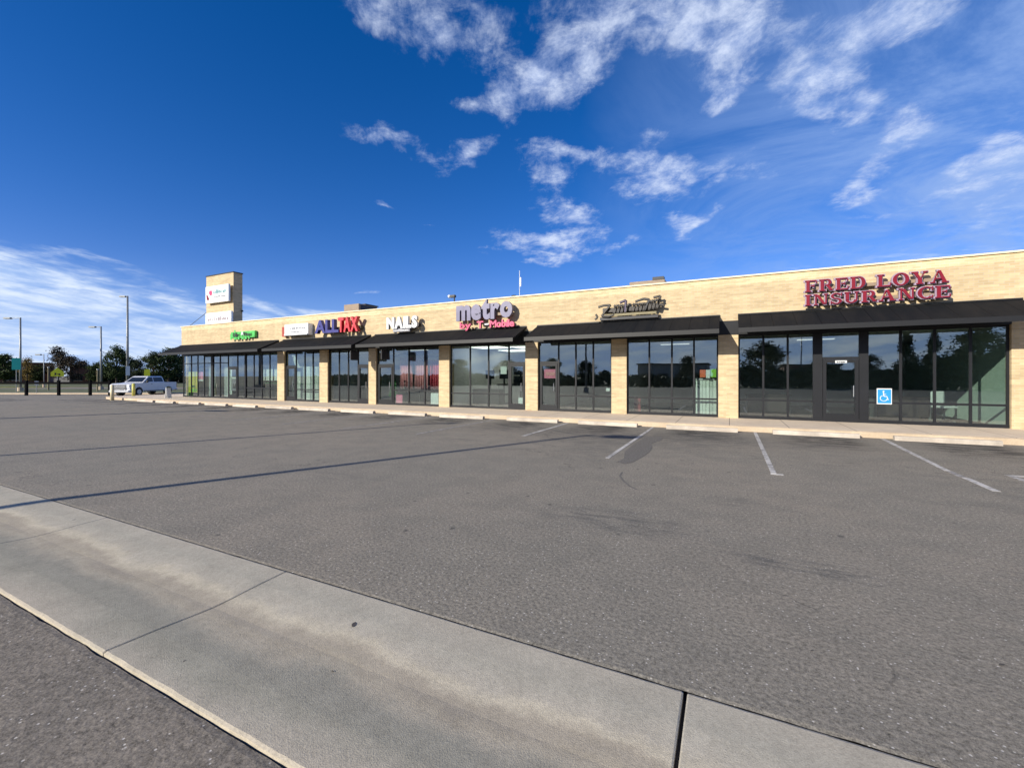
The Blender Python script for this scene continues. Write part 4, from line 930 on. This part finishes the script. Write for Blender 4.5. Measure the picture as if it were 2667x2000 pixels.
# ---- street signs
def signpost(name, x, y, z0, h_, lb, cat, m, pts, r=.04, post='galvanised metal'):
    s_ = empty(name, (x, y, z0), lb, cat, rz=rad(65))
    MB().cyl((0, 0, 0), (0, 0, h_), r, n=8).build('post', post, s_)
    MB().prism(pts, 'y', -r-.03, -r-.005).build('panel', m, s_); return s_
sg = signpost('school_sign', -66.9, 20.75, -.35, 2.9, 'yellow green house shaped school warning sign on a post beyond the black fence', 'road sign', 'signal yellow', [(-.52, 1.9), (.52, 1.9), (.52, 2.35), (0, 2.88), (-.52, 2.35)])
k = MB(); k.box(-.22, -.10, -.085, -.071, 2.02, 2.3).box(.10, .22, -.085, -.071, 2.02, 2.22).box(-.10, .10, -.0845, -.0712, 2.12, 2.17); k.build('pictogram', 'black letters', sg)
signpost('road_sign', -58.7, 25.5, -.35, 2.75, 'yellow rectangular road sign sticking up behind the silver truck', 'road sign', 'signal yellow', [(-.24, 1.85), (.28, 1.85), (.28, 2.70), (-.18, 2.70), (-.24, 2.5)])
signpost('street_sign', -72.5, 19.1, -.3, 4.0, 'teal green street sign left of the lamp with the longest arm', 'road sign', 'teal sign', [(-.34, 2.6), (.34, 2.6), (.34, 3.92), (-.34, 3.92)])
signpost('small_sign', -66.5, 19.0, -.35, 1.4, 'small white sign low on a short post left of the school sign', 'sign', 'white plastic', [(-.15, 1.0), (.15, 1.0), (.15, 1.38), (-.15, 1.38)])
ut = [(-68.6, 24.8, 2.7, 'wooden post standing right of the school sign'), (-78.5, 23.5, 3.0, 'wooden post with pale top right of the teal sign')]
for x, y, h_, lb in ut:
    u_ = empty('utility_post', (x, y, -.35), lb, 'post', 'wooden posts beyond the fence'); MB().cyl((0, 0, 0), (0, 0, h_), .09, .08, n=8).build('post', 'wood post', u_); MB().cyl((0, 0, h_), (0, 0, h_+.1), .11, n=8).build('cap', 'white plastic', u_)

# ---- distant buildings
def shed(name, x, y, w_, dp, h_, rz, m, lb, band_=None, nwin=4):
    b__ = empty(name, (x, y, -.2), lb, 'building', rz=rz)
    box('wall', m, b__, -w_/2, w_/2, 0, dp, 0, h_); box('roof', 'far roof', b__, -w_/2-.3, w_/2+.3, -.4, dp+.3, h_+.002, h_+.25)
    if band_: box('sign_band', band_, b__, -w_*.3, w_*.3, -.12, -.01, h_*.62, h_*.86)
    for i in range(nwin):
        xx = -w_/2+w_*(i+.5)/nwin; wn = box('window', 'dark glass', b__, xx-w_/nwin*.3, xx+w_/nwin*.3, -.05, -.005, h_*.15, h_*.55)
        box('sill', 'far stucco', wn, xx-w_/nwin*.33, xx+w_/nwin*.33, -.12, -.052, h_*.11, h_*.148)
shed('distant_shop', -163, 40, 17, 8, 5.0, rad(66), 'far brick', 'low red brick shop with a cream band, far off at the left edge', 'far stucco')
shed('distant_shop', -150, 55, 12, 8, 4.2, rad(66), 'far brick', 'low red brown building far off between the school sign and the truck')
shed('rear_building', -11, -64, 14, 10, 4.2, math.pi, 'far stucco', 'long low building behind the camera across the rear street')
shed('rear_house', 14, -66, 9, 8, 3.8, math.pi, 'far brick', 'small brick house behind the camera across the rear street', nwin=3)

# ---- trees
def tree_meshes(seed, h_, w_, fol, shape='round', n=2600, leaf=.30):
    r_ = random.Random(seed)
    k_ = MB(); tz = h_*(.28 if shape != 'cone' else .12); tr_ = .035*h_
    k_.cyl((0, 0, 0), (0, 0, tz), tr_, tr_*.75, n=8); k_.cyl((0, 0, tz*.98), (0, 0, h_*.8), tr_*.75, tr_*.2, n=6)
    clumps = []
    if shape == 'cone':
        for i in range(80):
            t = r_.random()**1.1; an = r_.uniform(0, 6.28); rr = w_/2*(1-t)*r_.uniform(.55, 1.0)
            clumps.append((Vector((rr*math.cos(an), rr*math.sin(an), h_*(.04+.92*t))), w_*.19*(1.05-t*.7)))
    else:
        for i in range(40):
            an = r_.uniform(0, 6.28); zz = r_.uniform(-1, 1); rr = math.sqrt(1-zz*zz)*r_.uniform(.35, 1.0)
            clumps.append((Vector((rr*math.cos(an)*w_*.42*(1-.25*zz), rr*math.sin(an)*w_*.42*(1-.25*zz), h_*.56+zz*h_*.38)), w_*r_.uniform(.10, .19)))
    for c_, cr in clumps[::3]:
        k_.cyl((0, 0, max(tz*.8, c_.z*.55)), c_, tr_*.3, tr_*.08, n=5)
    trunk = k_
    f_ = MB(); per = n//len(clumps)
    for c_, cr in clumps:
        for i in range(per):
            dv = Vector((r_.gauss(0, 1), r_.gauss(0, 1), r_.gauss(0, .75)))*cr*.55; p_ = c_+dv
            a_ = Vector((r_.uniform(-1, 1), r_.uniform(-1, 1), r_.uniform(-.6, .6))).normalized()*leaf*r_.uniform(.35, .7); b__ = a_.cross(Vector((r_.uniform(-1, 1), r_.uniform(-1, 1), r_.uniform(-1, 1)))).normalized()*leaf*r_.uniform(.2, .4)
            f_.bm.faces.new([f_.bm.verts.new(p_-a_), f_.bm.verts.new(p_+b__), f_.bm.verts.new(p_+a_), f_.bm.verts.new(p_-b__)])
    return trunk, f_
PROTO = {}
def tree(kind, x, y, z, h_, w_, lb, group, name=None):
    spec = {'g': ('green foliage', 'round', 5200, 'broadleaf_tree'), 'b': ('brown foliage', 'round', 3000, 'bare_branched_tree'), 'y': ('yellow foliage', 'round', 2600, 'autumn_tree'), 'd': ('dark foliage', 'round', 5200, 'broadleaf_tree'), 'c': ('dark foliage', 'cone', 5200, 'conifer_tree')}[kind]
    var = (kind, int(abs(x*7+y*3)) % 2)
    if var not in PROTO:
        tk, fo = tree_meshes(var[1]*17 + ord(kind), 10, 7, spec[0], spec[1], spec[2], .42)
        e_ = empty(spec[3], (x, y, z), lb, 'tree', group); tk.build('trunk', 'bark', e_); fo.build('crown', spec[0], e_); PROTO[var] = e_
    else: e_ = copy_tree(PROTO[var])
    e_.location = (x, y, z); e_.scale = (w_/7, w_/7, h_/10); e_.rotation_euler = (0, 0, (x*13.7) % 6.28); e_['label'] = lb; e_['group'] = group; return e_
GT = 'trees beyond the street at the left'
far = [(-85.4,21.4,4.7,2.6,'g','dark green tree at the far left edge behind the low shop'),(-81.0,22.3,4.3,1.3,'y','yellow brown autumn tree right of the teal street sign'),(-94.2,27.2,3.4,2.0,'g','low green tree between the autumn tree and the school sign'),
 (-87.9,27.3,6.0,2.0,'b','tallest brown sparse tree rising above the school sign'),(-83.6,27.4,4.8,2.4,'b','brown sparse tree just right of the school sign'),(-89.9,30.6,4.3,1.7,'b','lower brown tree before the gap in the tree line'),
 (-84.7,30.5,3.7,2.1,'g','low green tree around the shorter street lamp'),(-78.3,30.4,6.0,2.1,'g','tall green tree left of the tallest street lamp'),(-85.3,34.5,4.9,1.9,'g','green tree right behind the tallest street lamp'),
 (-79.3,33.3,4.3,1.5,'d','small dark tree above the cab of the silver truck'),(-73.1,32.5,5.1,2.4,'g','broad green tree above the bed of the silver truck'),(-74.2,34.9,5.8,2.7,'g','tall green tree left of the awning tip'),
 (-78.8,39.2,5.3,2.5,'d','dark tree half hidden behind the awning tip'),(-87.7,20.3,4.4,2.7,'g','green tree outside the left edge behind the low shop')]
for x, y, h_, w_, k_, lb in far:
    tree(k_, x*1.7, y*1.7, -.2, (h_-1.95)*1.7+1.95+.2, w_*1.7*1.5, lb, GT)
# low scrub line under them
sb_ = MB(); r_ = random.Random(9)
for i in range(9000):
    t = r_.random(); u = -110+t*120; v_ = r_.uniform(112, 126); p0 = R*u+F*v_
    hz = 2.4+1.3*mnoise.noise(Vector((u*.13, 0, 0)))+.8*mnoise.noise(Vector((u*.5, 3, 0))); p_ = Vector((p0.x, p0.y, -.2+hz*r_.random()**.7))
    a_ = Vector((r_.uniform(-1, 1), r_.uniform(-1, 1), r_.uniform(-.7, .7))).normalized()*.55; b__ = a_.cross(Vector((r_.uniform(-1, 1), r_.uniform(-1, 1), r_.uniform(-1, 1)))).normalized()*.35
    sb_.bm.faces.new([sb_.bm.verts.new(p_-a_), sb_.bm.verts.new(p_+b__), sb_.bm.verts.new(p_+a_), sb_.bm.verts.new(p_-b__)])
tag(sb_.build('undergrowth', 'dark foliage'), 'dense dark scrub filling the ground beneath the distant trees', 'undergrowth', kind='stuff')
def scrub(name, lb, xa, xb, ya, yb, hfun, n, m='dark foliage', leaf=.42, seed=3):
    k_ = MB(); r_ = random.Random(seed)
    for i in range(n):
        x = r_.uniform(xa, xb); y = r_.uniform(ya, yb); p_ = Vector((x, y, -.15+hfun(x)*r_.random()**.6))
        a_ = Vector((r_.uniform(-1, 1), r_.uniform(-1, 1), r_.uniform(-.7, .7))).normalized()*leaf; b__ = a_.cross(Vector((r_.uniform(-1, 1), r_.uniform(-1, 1), r_.uniform(-1, 1)))).normalized()*leaf*.7
        k_.bm.faces.new([k_.bm.verts.new(p_-a_), k_.bm.verts.new(p_+b__), k_.bm.verts.new(p_+a_), k_.bm.verts.new(p_-b__)])
    return tag(k_.build(name, m), lb, 'shrubs', kind='stuff')
scrub('shrubbery', 'tall dense dark shrubs lining the rear verge behind the camera to the right', -2, 44, -37.5, -33.5, lambda x: (2.5+1.0*mnoise.noise(Vector((x*.25, 1, 0)))+.5*mnoise.noise(Vector((x*.9, 4, 0))))+max(0, min(1, (x-20)/4))*1.6, 9000)
scrub('low_shrubbery', 'low uneven dark shrubs along the rear verge behind the camera to the left', -85, -2, -37.5, -34, lambda x: 1.7+.9*mnoise.noise(Vector((x*.2, 7, 0)))+.7*mnoise.noise(Vector((x*.8, 9, 0))), 9000, seed=4)
GR = 'trees across the rear street'
for x, y, h_, w_, k_, lb in ((19.3, -35, 7.6, 3.6, 'c', 'tall pointed dark conifer, left of the pair mirrored in the widest window'), (22.0, -35.5, 7.2, 3.4, 'c', 'pointed dark conifer, right of the pair mirrored in the widest window'), (26, -36, 7.0, 6.5, 'd', 'bushy dark tree right of the conifer pair'),
        (31, -38, 7.5, 7, 'd', 'broad dark tree at the far right behind the camera'), (4.4, -39, 6.6, 6.5, 'g', 'broad green tree mirrored left of the glass door'), (17.0, -41, 4.6, 4, 'd', 'small dark tree mirrored near the blue sticker'), (12.0, -42, 4.0, 5, 'g', 'low green tree mirrored in the glass door'),
        (-6.6, -48, 5.2, 3.6, 'd', 'small dark tree beside the long rear building'), (-24, -45, 4.6, 5, 'd', 'dark tree left of the long rear building'), (-31, -46, 5.2, 5, 'g', 'green tree well left of the rear building'), (-40, -44, 4.8, 6, 'd', 'dark tree behind the camera far to the left'), (-52, -45, 5.4, 6, 'g', 'green tree furthest left behind the camera')):
    tree(k_, x, y, -.1, h_, w_, lb, GR)
